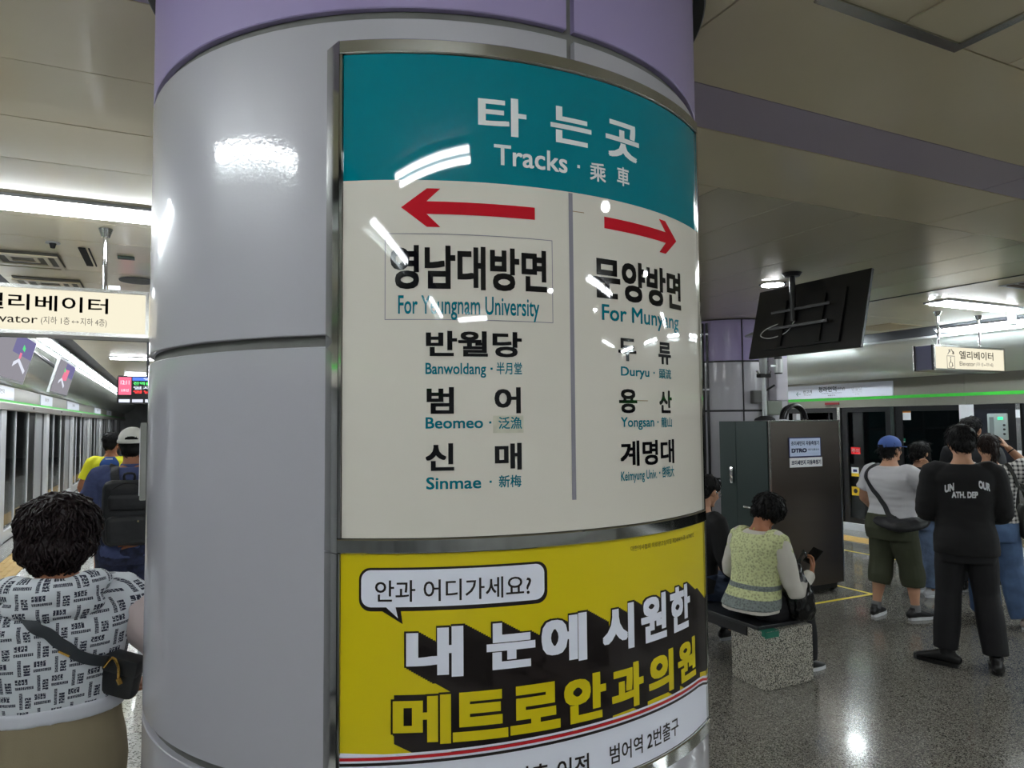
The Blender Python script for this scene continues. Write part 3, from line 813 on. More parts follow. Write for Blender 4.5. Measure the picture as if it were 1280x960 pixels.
    for z in (1.655, 1.60, 1.54): B(MB().tube([(9.746, 5.455, z), (9.732, 5.455, z)], 0.014, 10).build('button', M_black, cb))
    # stickers
    stk = [('warning_sticker', 'red warning sticker reading 주의 on the dark glass behind the white T-shirt', 'sticker', (7.623, 1.196, 7.793, 1.303), mat('sticker_red', (206, 40, 44), 0.4)),
           ('notice_sticker', 'white and yellow notice sticker just below the red warning sticker', 'sticker', (7.665, 0.845, 7.796, 0.987), M_paper),
           ('notice_sticker', 'yellow notice sticker lowest of three beside the outstretched hand', 'sticker', (7.662, 0.546, 7.802, 0.684), mat('sticker_yellow', (216, 178, 40), 0.4)),
           ('notice_sticker', 'white notice with an orange heading at the top of the dark door', 'sticker', (6.764, 1.729, 6.896, 1.871), M_paper),
           ('notice_sticker', 'small green and white sticker on the dark door above the dark haired girl', 'sticker', (6.864, 1.400, 6.964, 1.457), mat('sticker_green', (30, 130, 96), 0.4)),
           ('notice_sticker', 'pale notice on the mullion at the right edge, the upper one', 'sticker', (5.262, 1.750, 5.312, 1.853), M_paper),
           ('notice_sticker', 'pale notice on the mullion at the right edge, the lower one', 'sticker', (5.262, 1.246, 5.312, 1.334), M_paper)]
    for i, (n, lb, c, (ya, za, yb, zb), m) in enumerate(stk):
        xx = 9.7385 if i >= 5 else 9.788
        t = thing(n, lb, c, (xx, (ya+yb)/2, za)); l2 = t.location.copy()
        def R(o): o.location = -l2; return o
        R(MB().box(xx, ya, za, xx+0.0012, yb, zb).build('print_sheet', m, t))
        x2 = xx-0.0008
        if i == 0:
            vs, fs = text_fit('주의', (0, za+0.018, yb-ya-0.03, zb-0.018), 0.02)
            R(raw('lettering', [Vector((x2, yb-0.015-a, q)) for a, q in vs], fs, M_paper, t, False))
        if i == 1: R(MB().box(x2, ya, za, x2+0.0006, yb, za+0.05).build('yellow_band', MATS['sticker_yellow'], t)); R(MB().box(x2, ya+0.03, za+0.07, x2+0.0006, yb-0.03, za+0.11).build('symbol', M_blue, t))
        if i == 2: R(MB().ellipsoid((x2, (ya+yb)/2, za+0.07), (0.001, 0.035, 0.035)).build('symbol', M_black, t))
        if i == 3: R(MB().box(x2, ya, zb-0.035, x2+0.0006, yb, zb).build('orange_heading', mat('sticker_orange', (226, 140, 40), 0.4), t))
        if i == 4: R(MB().box(x2, ya+0.004, za+0.002, x2+0.0006, yb-0.004, za+0.015).build('white_band', M_paper, t))
screen_right()

# ------------------------------------------------------------------ platform screen doors, left
curved_fascia('trim_7', arc_prof(-2.16, 2.345, -1.56, 2.80, -0.05), mat('curved_satin_panel', (176, 180, 172), 0.2, metal=0.5, coat=0.2), seam_y=(6.0, 9.5, 13, 16.5, 20, 24, 30))
wall('trim_8', -1.62, Y0, 2.80, -1.56, Y1, 2.95, m=M_curve)
wall('trim_9', -2.6, Y0, 2.82, -1.60, Y1, 4.0, m=M_tunnel)
def screen_left():
    h = thing('platform_screen_header', 'silver header with a green line above the left platform screen doors', 'door header', (-2.16, 10.0, 1.975)); L0 = h.location.copy()
    def P(mb, name, m): o = mb.build(name, m, h); o.location = -L0; return o
    P(MB().box(-2.30, Y0, 2.135, -2.150, Y1, 2.345), 'upper_fascia', M_fascia)
    P(MB().box(-2.30, Y0, 1.985, -2.105, Y1, 2.095, 0.006), 'header_rail', M_silver)
    P(MB().box(-2.30, Y0, 2.095, -2.140, Y1, 2.135), 'green_stripe', M_green)
    for y_ in (14.9, 18.6, 22.6): P(MB().ellipsoid((-2.104, y_, 2.05), (0.012, 0.03, 0.02)), 'sensor', M_black)
    plates = [(11.3, 13.27, 'large pale name plate nearest on the left fascia'), (15.9, 17.4, 'second pale plate along the left fascia'), (19.9, 22.4, 'third pale plate along the left fascia'), (27.0, 29.4, 'fourth pale plate along the left fascia'), (32.5, 35, 'farthest pale plate on the left fascia')]
    for i, (a, b, lb) in enumerate(plates):
        t = thing('name_plate', lb, 'sign', (-2.14, (a+b)/2, 2.14)); l2 = t.location.copy()
        o = MB().box(-2.149, a, 2.137, -2.134, b, 2.33).build('plate', M_platew, t); o.location = -l2
        vs, fs = text_fit('청라언덕', (0, 2.215, 0.5, 2.285), 0.01)
        o = raw('lettering', [Vector((-2.1335, (a+b)/2-0.25+p, q)) for p, q in vs], fs, M_ink, t, False); o.location = -l2
    P_ = 4.33
    names = ['nearest', 'second', 'third', 'fourth', 'fifth', 'sixth', 'seventh']
    k = -1; y = 12.5-2*P_
    i = 0
    while y < 40:
        vis = i-1
        lb = ('white framed glass screen door bay on the left, ' + (names[vis] + ' in view' if 0 <= vis < 7 else ('behind the sign' if vis < 0 else 'deep in the distance')))
        t = thing('screen_door', lb, 'platform door', (-2.2, y+P_/2, 0)); l2 = t.location.copy()
        def R(mb, name, m): o = mb.build(name, m, t); o.location = -l2; return o
        R(MB().box(-2.26, y, 0.0, -2.150, y+0.36, 1.984, 0.004), 'post', M_postw)
        R(MB().box(-2.26, y+0.362, 0.0, -2.165, y+P_-0.002, 0.16, 0.004), 'kick_plate', M_postw)
        R(MB().box(-2.25, y+1.36, 0.161, -2.190, y+1.41, 1.984), 'mullion', M_postw)
        R(MB().box(-2.24, y+2.52, 0.161, -2.190, y+2.56, 1.984), 'mullion', M_postw)
        R(MB().box(-2.26, y+2.572, 0.161, -2.20, y+3.25, 1.984), 'door_recess', M_black)
        R(MB().box(-2.26, y+3.252, 0.161, -2.185, y+3.55, 1.984), 'grey_post', M_postg)
        R(MB().box(-2.26, y+3.552, 0.161, -2.19, y+P_-0.3, 1.984), 'service_panel', M_postg)
        R(MB().box(-2.26, y+P_-0.298, 0.161, -2.20, y+P_-0.003, 1.984), 'door_recess', M_black)
        R(MB().box(-2.215, y+0.362, 0.161, -2.203, y+1.358, 1.984), 'glass_pane', M_glassL)
        R(MB().box(-2.215, y+1.432, 0.161, -2.203, y+2.518, 1.984), 'glass_pane', M_glassL)
        if i == 2:
            pass
        y += P_; i += 1
screen_left()
# posters on the far tunnel wall behind the left glass
t = thing('track_notice', 'pale blue notice with a dark heading behind the nearest left glass door', 'poster', (-3.02, 19.2, 1.2)); l2 = t.location.copy()
for nm, y0_, y1_, z0_, z1_, m_ in (('sheet', 18.4, 20.1, 1.2, 1.70, mat('pale_blue_notice', (170, 184, 206), 0.5)), ('red_band', 18.4, 20.1, 1.701, 1.80, mat('dark_red_band', (120, 30, 40), 0.5)), ('heading', 18.4, 20.1, 1.801, 2.10, M_black), ('pillar', 18.3, 20.2, -1.29, 1.199, M_track)):
    o = MB().box(-3.04, y0_, z0_, -3.0, y1_, z1_).build(nm, m_, t); o.location = -l2

# ------------------------------------------------------------------ light fittings
def cross_light(x0, x1, y0, y1, lb, nm='batten_light'):
    t = thing(nm, lb, 'light fitting', ((x0+x1)/2, (y0+y1)/2, ZC-0.004), group=None); l2 = t.location.copy()
    def R(o): o.location = -l2; return o
    z = ZC-0.004
    R(MB().box(x0-0.012, y0-0.012, z-0.012, x1+0.012, y0, z+0.003).box(x0-0.012, y1, z-0.012, x1+0.012, y1+0.012, z+0.003).box(x0-0.012, y0, z-0.012, x0, y1, z+0.003).box(x1, y0, z-0.012, x1+0.012, y1, z+0.003).build('rim', M_postg, t))
    R(MB().box(x0, y0, z-0.001, x1, y1, z+0.003).build('reflector', mat('reflector_grey', (120, 124, 128), 0.4), t))
    w_ = (y1-y0)
    for c in (y0+w_*0.2, y0+w_*0.8):
        R(MB().tube([(x0+0.01, c, z-0.016), (x1-0.01, c, z-0.016)], 0.0145, 10).build('tube', M_tube, t, True))
cross_light(-0.86, 0.34, 4.09, 4.33, 'twin tube ceiling light above the left elevator sign')
cross_light(-0.72, 0.28, -0.54, -0.34, 'twin tube ceiling light behind the viewer, mirrored in the teal sign')
cross_light(-0.86, 0.34, 8.7, 8.94, 'twin tube ceiling light farther along the left side')
cross_light(-0.86, 0.34, 13.3, 13.54, 'distant twin tube ceiling light on the left side')
cross_light(-0.86, 0.34, -5.2, -4.96, 'twin tube fill light added far behind the viewer on the left')  # this and the next: unseen, added to brighten the ceiling and reflections behind
cross_light(6.60, 7.80, -5.0, -4.78, 'twin tube fill light added far behind the viewer on the right')
cross_light(3.2, 4.4, -2.2, -1.98, 'twin tube fill light added behind the viewer in the middle')  # unseen fitting added to lift the light on the centre and right
cross_light(6.60, 7.80, 4.15, 4.37, 'twin tube ceiling light above the right elevator sign')
cross_light(6.60, 7.80, -0.4, -0.18, 'twin tube ceiling light at the right behind the viewer')
for y_, o_ in ((17.9, 'fourth'), (22.5, 'fifth'), (27.1, 'sixth'), (33.0, 'seventh')): cross_light(-0.86, 0.34, y_, y_+0.24, o_+' twin tube light along the left side, added to brighten the distance')  # added down the left side to brighten the far platform
for y_, o_ in ((13.4, 'third'), (18.0, 'fourth'), (22.6, 'fifth'), (28.0, 'sixth')): cross_light(6.60, 7.80, y_, y_+0.22, o_+' twin tube light along the right side, added to brighten the distance')  # likewise added on the right, so the left glass reflects a brighter platform
cross_light(6.60, 7.80, 8.8, 9.02, 'twin tube ceiling light farther along the right side')
def row_light(x, y0, L_, z, lb, grp, m=None, w_=0.07):
    t = thing('tube_light', lb, 'light fitting', (x, y0+L_/2, z+0.02), group=grp); l2 = t.location.copy()
    o = MB().box(x-w_, y0, z+0.014, x+w_, y0+L_, z+0.04).build('housing', M_postw, t); o.location = -l2
    for s in (-1, 1):
        o = MB().tube([(x+s*0.032, y0+0.02, z), (x+s*0.032, y0+L_-0.02, z)], 0.0135, 8).build('tube', m or M_rowtube, t, True); o.location = -l2
ORD = ['first', 'second', 'third', 'fourth', 'fifth', 'sixth', 'seventh', 'eighth', 'ninth', 'tenth', 'eleventh', 'twelfth', 'thirteenth', 'fourteenth', 'fifteenth', 'sixteenth', 'seventeenth', 'eighteenth', 'nineteenth', 'twentieth']
near_l = {-4.7: 'twin tube over the left edge, far behind the viewer', -1.95: 'twin tube over the left edge, just behind the viewer', 0.8: 'twin tube over the left edge, mirrored as a bright bar on the white column', 3.4: 'twin tube over the left edge, mirrored as a streak on the flank of the column'}
for a, lb in near_l.items(): row_light(-1.44, a, 1.25, 2.85, lb, 'tubes over the left platform edge')
y = 6.2; i = 0
while y < 30:
    row_light(-1.42, y, 1.2, 2.84, ORD[i]+' twin tube counting away from the viewer in the left tube row', 'tubes over the left platform edge'); y += 1.34; i += 1
for i, a in enumerate((-5, -2.6, -0.3, 2.2, 4.55, 7.05, 9.4, 12, 15)):
    lb = ['behind the viewer, farthest back', 'behind the viewer', 'level with the viewer', 'just outside the right edge', 'bright at the right edge above the elevator sign', 'seen just right of the television', 'beyond the television', 'deep behind the second column', 'farthest of all'][i]
    row_light(8.90, a, 1.2, 2.865, 'cove tube over the right platform edge, '+lb, 'cove tubes over the right platform edge', M_cove)
M_tun = emissive('tunnel_fill_light', (0.9, 0.97, 1.0), 42)  # unseen tubes added over the tracks to brighten the view through the glass
for i, y in enumerate((5, 9, 13, 17, 21, 25, 30, 36)):
    row_light(-3.6, y, 1.2, 3.955, 'added fill tube above the left track, '+ORD[i]+' from the viewer', 'added fill tubes above the left track', M_tun)
for i, y in enumerate((1, 7, 13)):
    row_light(11.8, y, 1.2, 3.955, 'added fill tube above the right track, '+ORD[i]+' from the viewer', 'added fill tubes above the right track', M_tun)
# downlights: the television and mirrored ones are real, the others added to brighten
for x_, y_, lb in ((4.50, 4.28, 'beside the hanging television'), (2.42, -0.44, 'mirrored as a dot on the sign, behind the viewer'), (4.50, -0.44, 'added for fill at the rear right'), (2.42, -3.2, 'added for fill, well to the rear'), (4.5, -3.2, 'added for fill, far back on the right'), (2.42, 4.28, 'added for fill, hidden by the column'), (2.42, 8.9, 'added for fill, farther beyond the column'), (4.5, 8.9, 'added for fill, past the second column')):
  t = thing('downlight', 'round recessed ceiling downlight '+lb, 'light fitting', (x_, y_, ZC-0.002), group='round ceiling downlights')
  MB().tube([(0, 0, -0.008), (0, 0, 0.0)], [0.105, 0.11], 28).build('rim', M_chrome, t, True)
  MB().tube([(0, 0, -0.012), (0, 0, -0.0081)], [0.085, 0.088], 28).build('lens', M_down, t, True)

# ------------------------------------------------------------------ small ceiling things
def at(o, l2): o.location = (-l2[0], -l2[1], -l2[2]); return o
for (x, y, lb) in ((-0.645, 5.097, 'small sprinkler head in the left ceiling beyond the elevator sign pole'), (7.45, 3.9, 'small sprinkler head in the right ceiling')):
    t = thing('sprinkler_head', lb, 'sprinkler', (x, y, ZC-0.001))
    MB().tube([(0, 0, -0.006), (0, 0, 0)], 0.04, 16).build('plate', M_postg, t, True); MB().tube([(0, 0, -0.035), (0, 0, -0.006)], [0.012, 0.02], 10).build('nozzle', M_dark, t, True)
t = thing('ceiling_speaker', 'round grey speaker grille in the left ceiling above the sign', 'speaker', (-0.22, 6.18, ZC-0.001))
MB().tube([(0, 0, -0.01), (0, 0, 0)], [0.125, 0.13], 28).build('grille', mat('speaker_grille_grey', (96, 98, 100), 0.6), t, True)
t = thing('smoke_detector', 'small dark vent slot in the left ceiling near the column', 'detector', (-0.26, 5.35, ZC-0.001)); MB().box(-0.05, -0.03, -0.012, 0.05, 0.03, 0).build('body', mat('dark_green_plastic', (40, 64, 54), 0.5), t)
def diffuser(x0, x1, y0, y1, lb):
    t = thing('air_diffuser', lb, 'air vent', ((x0+x1)/2, (y0+y1)/2, ZC-0.001)); hx, hy = (x1-x0)/2, (y1-y0)/2
    for k in range(3):
        s = 1-0.30*k; s2 = s-0.10; z = -0.028+0.008*k
        mb = MB()
        for (a, b, c, d) in ((-hx*s, -hy*s, hx*s, -hy*s2), (-hx*s, hy*s2, hx*s, hy*s), (-hx*s, -hy*s2, -hx*s2, hy*s2), (hx*s2, -hy*s2, hx*s, hy*s2)):
            mb.box(a, b, z, c, d, z+0.008)
        mb.build('louvre_ring', M_ceil, t)
    MB().box(-hx, -hy, -0.004, hx, hy, 0).build('back_plate', mat('vent_back_grey', (96, 92, 80), 0.6), t)  # plain darker grey plate behind the louvre rings
diffuser(-1.10, -0.66, 5.42, 5.86, 'square louvred air vent nearest in the left ceiling')
diffuser(-1.06, -0.62, 6.35, 6.79, 'square louvred air vent second along the left ceiling')
t = thing('slot_vent', 'dark narrow slot in the left ceiling beside the pole', 'air vent', (-0.50, 5.45, ZC-0.001)); MB().box(-0.02, -0.28, -0.006, 0.02, 0.28, 0).box(0.035, -0.28, -0.006, 0.042, 0.28, 0).build('slot', M_dark, t)
t = thing('air_grille', 'brown rectangular air grille in the right ceiling', 'air vent', (6.62, 3.1, ZC-0.001))
MB().box(-0.28, -0.45, -0.006, 0.28, 0.45, 0).build('frame', M_postg, t)
for k in range(9): MB().box(-0.25, -0.42+0.095*k, -0.012, 0.25, -0.36+0.095*k, -0.006).build('slat', M_brown, t)
t = thing('access_panel', 'square tan access panel in the ceiling right of the television', 'hatch', (7.9, 5.75, ZC-0.001)); MB().box(-0.28, -0.28, -0.005, 0.28, 0.28, 0).build('panel', mat('tan_access_panel', (196, 176, 140), 0.5), t)
t = thing('security_camera', 'white ceiling camera beside the right twin tube light', 'camera', (7.86, 4.28, ZC-0.001))
MB().tube([(0, 0, -0.02), (0, 0, 0)], [0.06, 0.07], 18).build('mount', M_postw, t, True); MB().tube([(0, 0, -0.16), (0, 0, -0.02)], [0.038, 0.045], 16, round_ends=False).build('housing', M_postw, t, True)

# ------------------------------------------------------------------ elevator signs
def icon_prints(t, x0, yf):
    """wheelchair pictogram in a box with up/down arrows; x0 = left edge of icon"""
    mb = MB(); y = yf-0.0006
    def bar(a, b, c, d): mb.box(a, y, b, c, y+0.0005, d)
    a, b, c, d = x0, 2.262, x0+0.13, 2.395
    bar(a, b, c, b+0.006); bar(a, d-0.006, c, d); bar(a, b+0.006, a+0.006, d-0.006); bar(c-0.006, b+0.006, c, d-0.006)
    mb.ellipsoid((x0+0.062, y, 2.375), (0.009, 0.0006, 0.009), seg=10, rings=6)
    mb.tube([(x0+0.062, y, 2.362), (x0+0.060, y, 2.325), (x0+0.085, y, 2.322), (x0+0.092, y, 2.290), (x0+0.105, y, 2.292)], 0.0035, 6)
    pts = [(x0+0.060+0.028*math.cos(math.radians(q)), y, 2.302+0.028*math.sin(math.radians(q))) for q in range(100, 371, 18)]
    mb.tube(pts, 0.003, 6)
    for (cx, s) in ((x0+0.035, 1), (x0+0.095, -1)):
        z = 2.436
        mb.tube([(cx-0.02, y, z-0.028*s), (cx+0.02, y, z+0.02*s)], 0.004, 6)
        mb.tube([(cx+0.02, y, z+0.022*s), (cx-0.008, y, z+0.016*s)], 0.004, 6); mb.tube([(cx+0.02, y, z+0.022*s), (cx+0.014, y, z-0.006*s)], 0.004, 6)
    return mb
def elevator_sign(x0, lb, lit_end):
    x1 = x0+1.205; yf = 4.50 if lit_end else 4.56
    t = thing('elevator_sign', lb, 'sign', (x0+0.6, yf+0.12, 2.24)); l2 = t.location.copy()
    def R(o): o.location = -l2; return o
    yb = yf+0.235
    R(MB().box(x0, yf+0.012, 2.243, x1, yb-0.012, 2.502, 0.004).build('case', M_postg, t))
    fr = MB()
    for (ya, yb_) in ((yf, yf+0.012), (yb-0.012, yb)):
        fr.box(x0, ya, 2.485, x1, yb_, 2.504).box(x0, ya, 2.240, x1, yb_, 2.259).box(x0, ya, 2.259, x0+0.016, yb_, 2.485).box(x1-0.016, ya, 2.259, x1, yb_, 2.485)
    R(fr.build('frame', M_steel, t))
    R(MB().box(x0+0.017, yf+0.006, 2.26, x1-0.017, yf+0.0115, 2.484).build('lit_face', M_signface, t))
    ex = x1 if lit_end else x0
    if lit_end:
        R(MB().box(x1+0.0005, yf+0.03, 2.255, x1+0.004, yb-0.03, 2.488).build('lit_end', M_signend, t))
    else:
        R(MB().box(x0-0.006, yf+0.03, 2.250, x0-0.0005, yb-0.04, 2.495).build('end_plate', mat('slate_end_plate', (84, 84, 104), 0.35, metal=0.4), t))
        R(MB().box(x0-0.010, yf+0.012, 2.243, x0-0.0062, yf+0.028, 2.502).box(x0-0.010, yb-0.038, 2.243, x0-0.0062, yb-0.02, 2.502).build('end_rail', M_black, t))
    yp = yf+0.0055
    ink = mat('sign_grey_ink', (62, 58, 54), 0.5)
    def T(s, a, b, z0, z1, bold, base=None):
        vs, fs = text_fit(s, (a, z0, b, z1), bold, base); R(raw('lettering', [Vector((p, yp, q)) for p, q in vs], fs, ink, t, False))
    T('엘리베이터', x0+0.415, x0+1.003, 2.366, 2.452, 0.012)
    T('Elevator', x0+0.415, x0+0.675, 2.297, 2.341, 0.002, 'cap')
    T('(지하 1층', x0+0.690, x0+0.822, 2.290, 2.338, 0.0); T('지하 4층)', x0+0.872, x0+0.998, 2.290, 2.338, 0.0)
    aw = MB(); az = 2.314; a0_, a1_ = x0+0.832, x0+0.864
    aw.tube([(a0_, yp, az), (a1_, yp, az)], 0.0016, 6)
    for c_, s_ in ((a0_, 1), (a1_, -1)):
        aw.tube([(c_+s_*0.009, yp, az+0.007), (c_, yp, az), (c_+s_*0.009, yp, az-0.007)], 0.0014, 6)
    R(aw.build('arrow', ink, t))
    m = icon_prints(t, x0+0.206, yp+0.0004); R(m.build('pictogram', ink, t))
    for px in (x0+0.26, x0+0.97) if not lit_end else (x0+0.27, x0+0.975):
        R(MB().tube([(px, yf+0.12, 2.503), (px, yf+0.12, ZC-0.03)], 0.013, 14).build('pole', M_chrome, t, True))
        R(MB().tube([(px, yf+0.12, ZC-0.05), (px, yf+0.12, ZC-0.002)], [0.022, 0.038], 18).build('pole_flange', M_steel, t, True))
    if lit_end:
        R(MB().box(x1-0.21, yf+0.10, 2.505, x1-0.15, yf+0.14, 2.545, 0.004).build('cable_gland', M_postw, t))
        vs, fs = text_fit('엘리베이터', (0, 0, 0.14, 0.10), 0.01)
        R(raw('lettering', [Vector((x1+0.0046, yf+0.045+p, 2.36+q)) for p, q in vs], fs, ink, t, False))
elevator_sign(-1.305, 'lit cream elevator sign hanging at the left edge, lettering cut off', True)
elevator_sign(7.005, 'lit cream elevator sign with wheelchair pictogram hanging at the right', False)

# ------------------------------------------------------------------ televisions
def slab(cx_top, z_top, cx_bot, z_bot, y0, y1, th, sgn):
    """tilted panel parallel to the track; sgn=+1 thickness towards +X"""
    mb = MB(); n = Vector((z_top-z_bot, 0, -(cx_top-cx_bot))).normalized()*sgn
    P = [Vector((cx_bot, y0, z_bot)), Vector((cx_bot, y1, z_bot)), Vector((cx_top, y1, z_top)), Vector((cx_top, y0, z_top))]
    vs = P+[p+n*th for p in P]
    mb.add(vs, [(0, 1, 2, 3), (7, 6, 5, 4), (0, 4, 5, 1), (1, 5, 6, 2), (2, 6, 7, 3), (3, 7, 4, 0)])
    return mb, n
t = thing('hanging_television', 'black flat television seen from behind, hanging from the right ceiling', 'television', (4.294, 3.888, ZC)); l2 = t.location.copy()
def R(o): o.location = -l2; return o
mb, n = slab(4.40, 2.80, 4.257, 2.245, 3.285, 4.322, 0.022, 1); R(mb.build('cabinet', M_blackplastic, t))
mb2, _ = slab(4.402+0.022, 2.79, 4.263+0.022, 2.255, 3.30, 4.307, 0.002, 1); R(mb2.build('screen', mat('dark_screen', (8, 8, 10), 0.1), t))
mb3, _ = slab(4.372-0.012, 2.70, 4.265-0.012, 2.30, 3.46, 4.16, 0.02, 1); R(mb3.build('rear_housing', M_black, t))
for yy in (3.62, 3.98):
    mb4, _ = slab(4.352-0.018, 2.68, 4.262-0.018, 2.32, yy, yy+0.035, 0.012, 1); R(mb4.build('bracket_rail', M_blackplastic, t))
for z in (2.45, 2.58): 
    dx = (z-2.245)/(2.80-2.245)*0.143; R(MB().box(4.257+dx-0.058, 3.55, z, 4.257+dx-0.046, 4.10, z+0.02).build('cross_bar', M_blackplastic, t))
R(MB().tube([(4.294, 3.888, ZC-0.002), (4.294, 3.888, ZC-0.03)], [0.075, 0.055], 20).build('ceiling_plate', M_black, t, True))
R(MB().tube([(4.294, 3.888, ZC-0.02), (4.294, 3.888, 2.50)], 0.022, 14).build('hanging_pole', M_black, t, True))
R(MB().tube([(4.294, 3.88, 2.50), (4.28, 3.95, 2.42), (4.265, 4.10, 2.39), (4.27, 4.20, 2.42), (4.29, 4.16, 2.47), (4.31, 4.05, 2.50)], 0.004, 6, smooth=4).build('cable', mat('white_cable', (190, 190, 188), 0.5), t, True))

M_adscreen = emissive('advert_screen', (0.52, 0.50, 0.56), 0.26)
def ad_screen(y0, y1, lb):
    t = thing('advert_monitor', lb, 'monitor', (-1.25, (y0+y1)/2, 2.8)); l2 = t.location.copy()
    def R(o): o.location = -l2; return o
    xt, zt, xb, zb = -1.20, 2.605, -1.318, 2.16
    mb, n = slab(xt, zt, xb, zb, y0, y1, 0.03, -1); R(mb.build('cabinet', M_postw, t))
    def on(u, v, e):   # u along y 0..1, v up 0..1
        return Vector((xb+(xt-xb)*v, y0+(y1-y0)*u, zb+(zt-zb)*v))+Vector((zt-zb, 0, -(xt-xb))).normalized()*e
    def quad(pts, e, m, nm): R(raw(nm, [on(u, v, e) for u, v in pts], [tuple(range(len(pts)))], m, t, False))
    quad([(0.02, 0.05), (0.98, 0.05), (0.98, 0.95), (0.02, 0.95)], 0.002, M_adscreen, 'screen')
    quad([(0.42, 0.58), (0.98, 0.55), (0.98, 0.95), (0.42, 0.95)], 0.003, emissive('screen_violet', (0.30, 0.28, 0.55), 0.28) if 'screen_violet' not in MATS else MATS['screen_violet'], 'screen_image')
    if 'screen_pink' not in MATS: emissive('screen_pink', (0.95, 0.25, 0.38), 0.42); emissive('screen_green', (0.15, 0.85, 0.3), 0.42); emissive('screen_white', (0.85, 0.88, 1.0), 0.42)
    q = 0.62 if y0 < 9 else 0.35
    quad([(q, 0.42), (q+0.30, 0.46), (q+0.32, 0.78), (q+0.06, 0.76)] if y0 > 9 else [(q, 0.50), (q+0.06, 0.50), (q+0.06, 0.62), (q, 0.62)], 0.004, MATS['screen_pink'], 'screen_image')
    quad([(q+0.02, 0.70), (q+0.10, 0.66), (q+0.10, 0.74), (q+0.03, 0.80)], 0.005, MATS['screen_green'], 'screen_image')
    quad([(q-0.1, 0.40), (q+0.02, 0.50), (q+0.28, 0.30), (q+0.26, 0.22), (q+0.02, 0.42), (q-0.1, 0.30)], 0.005, MATS['screen_white'], 'screen_image')
    for yy in (y0+0.5, y1-0.5): R(MB().tube([(-1.262, yy, 2.45), (-1.44, yy, 2.60), (-1.63, yy, 2.765)], 0.014, 8).build('hanger', M_black, t))
ad_screen(6.9, 8.62, 'tilted wide advert screen under the elevator sign at the left edge')
ad_screen(10.42, 12.10, 'tilted wide advert screen second along the left platform')

# train arrival display hanging far left
t = thing('arrival_display', 'dark train arrival display hanging over the left platform, partly behind the column', 'display', (0.02, 9.05, 2.30)); l2 = t.location.copy()
def R(o): o.location = -l2; return o
R(MB().box(-0.50, 9.0, 1.985, 0.75, 9.12, 2.30, 0.008).build('case', M_blackplastic, t))
e1 = emissive('led_pink', (1.0, 0.18, 0.30), 0.5); e2 = emissive('led_green', (0.15, 1.0, 0.25), 0.6); e3 = emissive('led_blue', (0.12, 0.25, 0.9), 0.5); e4 = emissive('led_white', (0.8, 0.86, 1.0), 0.5); e5 = emissive('led_red', (1.0, 0.06, 0.06), 0.7)
R(MB().box(-0.485, 8.994, 2.085, -0.36, 8.998, 2.282).build('pink_panel', e1, t))
R(MB().box(-0.35, 8.994, 2.245, 0.70, 8.998, 2.282).build('blue_bar', e3, t))
for i in range(9): R(MB().box(-0.48+0.13*i, 8.994, 2.0, -0.36+0.13*i-0.012, 8.998, 2.035).build('lower_tab', MATS['screen_white'] if i % 2 else e4, t))
def L(s, a, b, z0, z1, m, y_=8.992, bold=0.02):
    vs, fs = text_fit(s, (a, z0, b, z1), bold); R(raw('lettering', [Vector((p, y_, q)) for p, q in vs], fs, m, t, False))
L('12:11', -0.465, -0.38, 2.20, 2.245, e4); L('2호선', -0.46, -0.385, 2.12, 2.15, e4)
L('영남대방면', -0.24, 0.25, 2.250, 2.278, e4); L('전역출발', -0.34, -0.10, 2.195, 2.232, e2); L('열차가 들어옵니다', -0.34, 0.45, 2.145, 2.18, e4); L('영남대행 열차', -0.34, 0.3, 2.10, 2.135, e5)
for px in (-0.2, 0.5): R(MB().tube([(px, 9.06, 2.30), (px, 9.06, ZC-0.002)], 0.014, 10).build('pole', M_dark, t, True))

# ------------------------------------------------------------------ second column, booth, cabinet cluster
CX2, CY2 = 6.03, 6.54
t = thing('round_column', 'second round column in white and lilac panels behind the steel cabinet', 'column', (CX2, CY2, 0)); 
def arcs2(mb, r0, r1, a0, a1, z0, z1, n, ch=0.0):
    m2 = MB(); arc_block(m2, r0, r1, a0, a1, z0, z1, n, ch); mb.add([(v[0]-CX, v[1]-CY, v[2]) for v in m2.v], m2.f); return mb
arcs2(MB(), 0.0001, RC-0.014, 0, 2*PI, 0, ZC-0.004, 64).build('joint_filler', M_black, t, True)
aa = math.radians(-116)
for z0, z1, m in ((0.006, 1.092, M_white_col), (1.113, 1.84, M_white_col), (1.862, 2.39, M_white_col), (2.41, ZC-0.01, M_purple_col)):
    for k in range(6): arcs2(MB(), RC-0.02, RC, aa+k*PI/3+0.012, aa+(k+1)*PI/3-0.012, z0, z1, 18, 0.002).build('enamel_panel', m, t, True)
# black conduits running up that column, with pale clips
t = thing('conduit_bundle', 'bundle of four black conduits with pale clips running up the second column', 'conduit', (CX2-0.69, CY2-0.33, 1.2)); l2 = t.location.copy()
for i, (a, rr) in enumerate(((-162, 0.030), (-155, 0.022), (-150, 0.014), (-146, 0.014))):
    a = math.radians(a); x, y = CX2+(RC+rr+0.002)*math.cos(a), CY2+(RC+rr+0.002)*math.sin(a)
    o = MB().tube([(x, y, 0.02), (x, y, ZC-0.04)], rr, 10).build('conduit', M_blackplastic, t, True); o.location = -l2
    for z in (2.70, 2.08):
        o2 = MB().tube([(x, y, z), (x, y, z+0.02)], rr+0.004, 10).build('clip', M_postw, o, True)
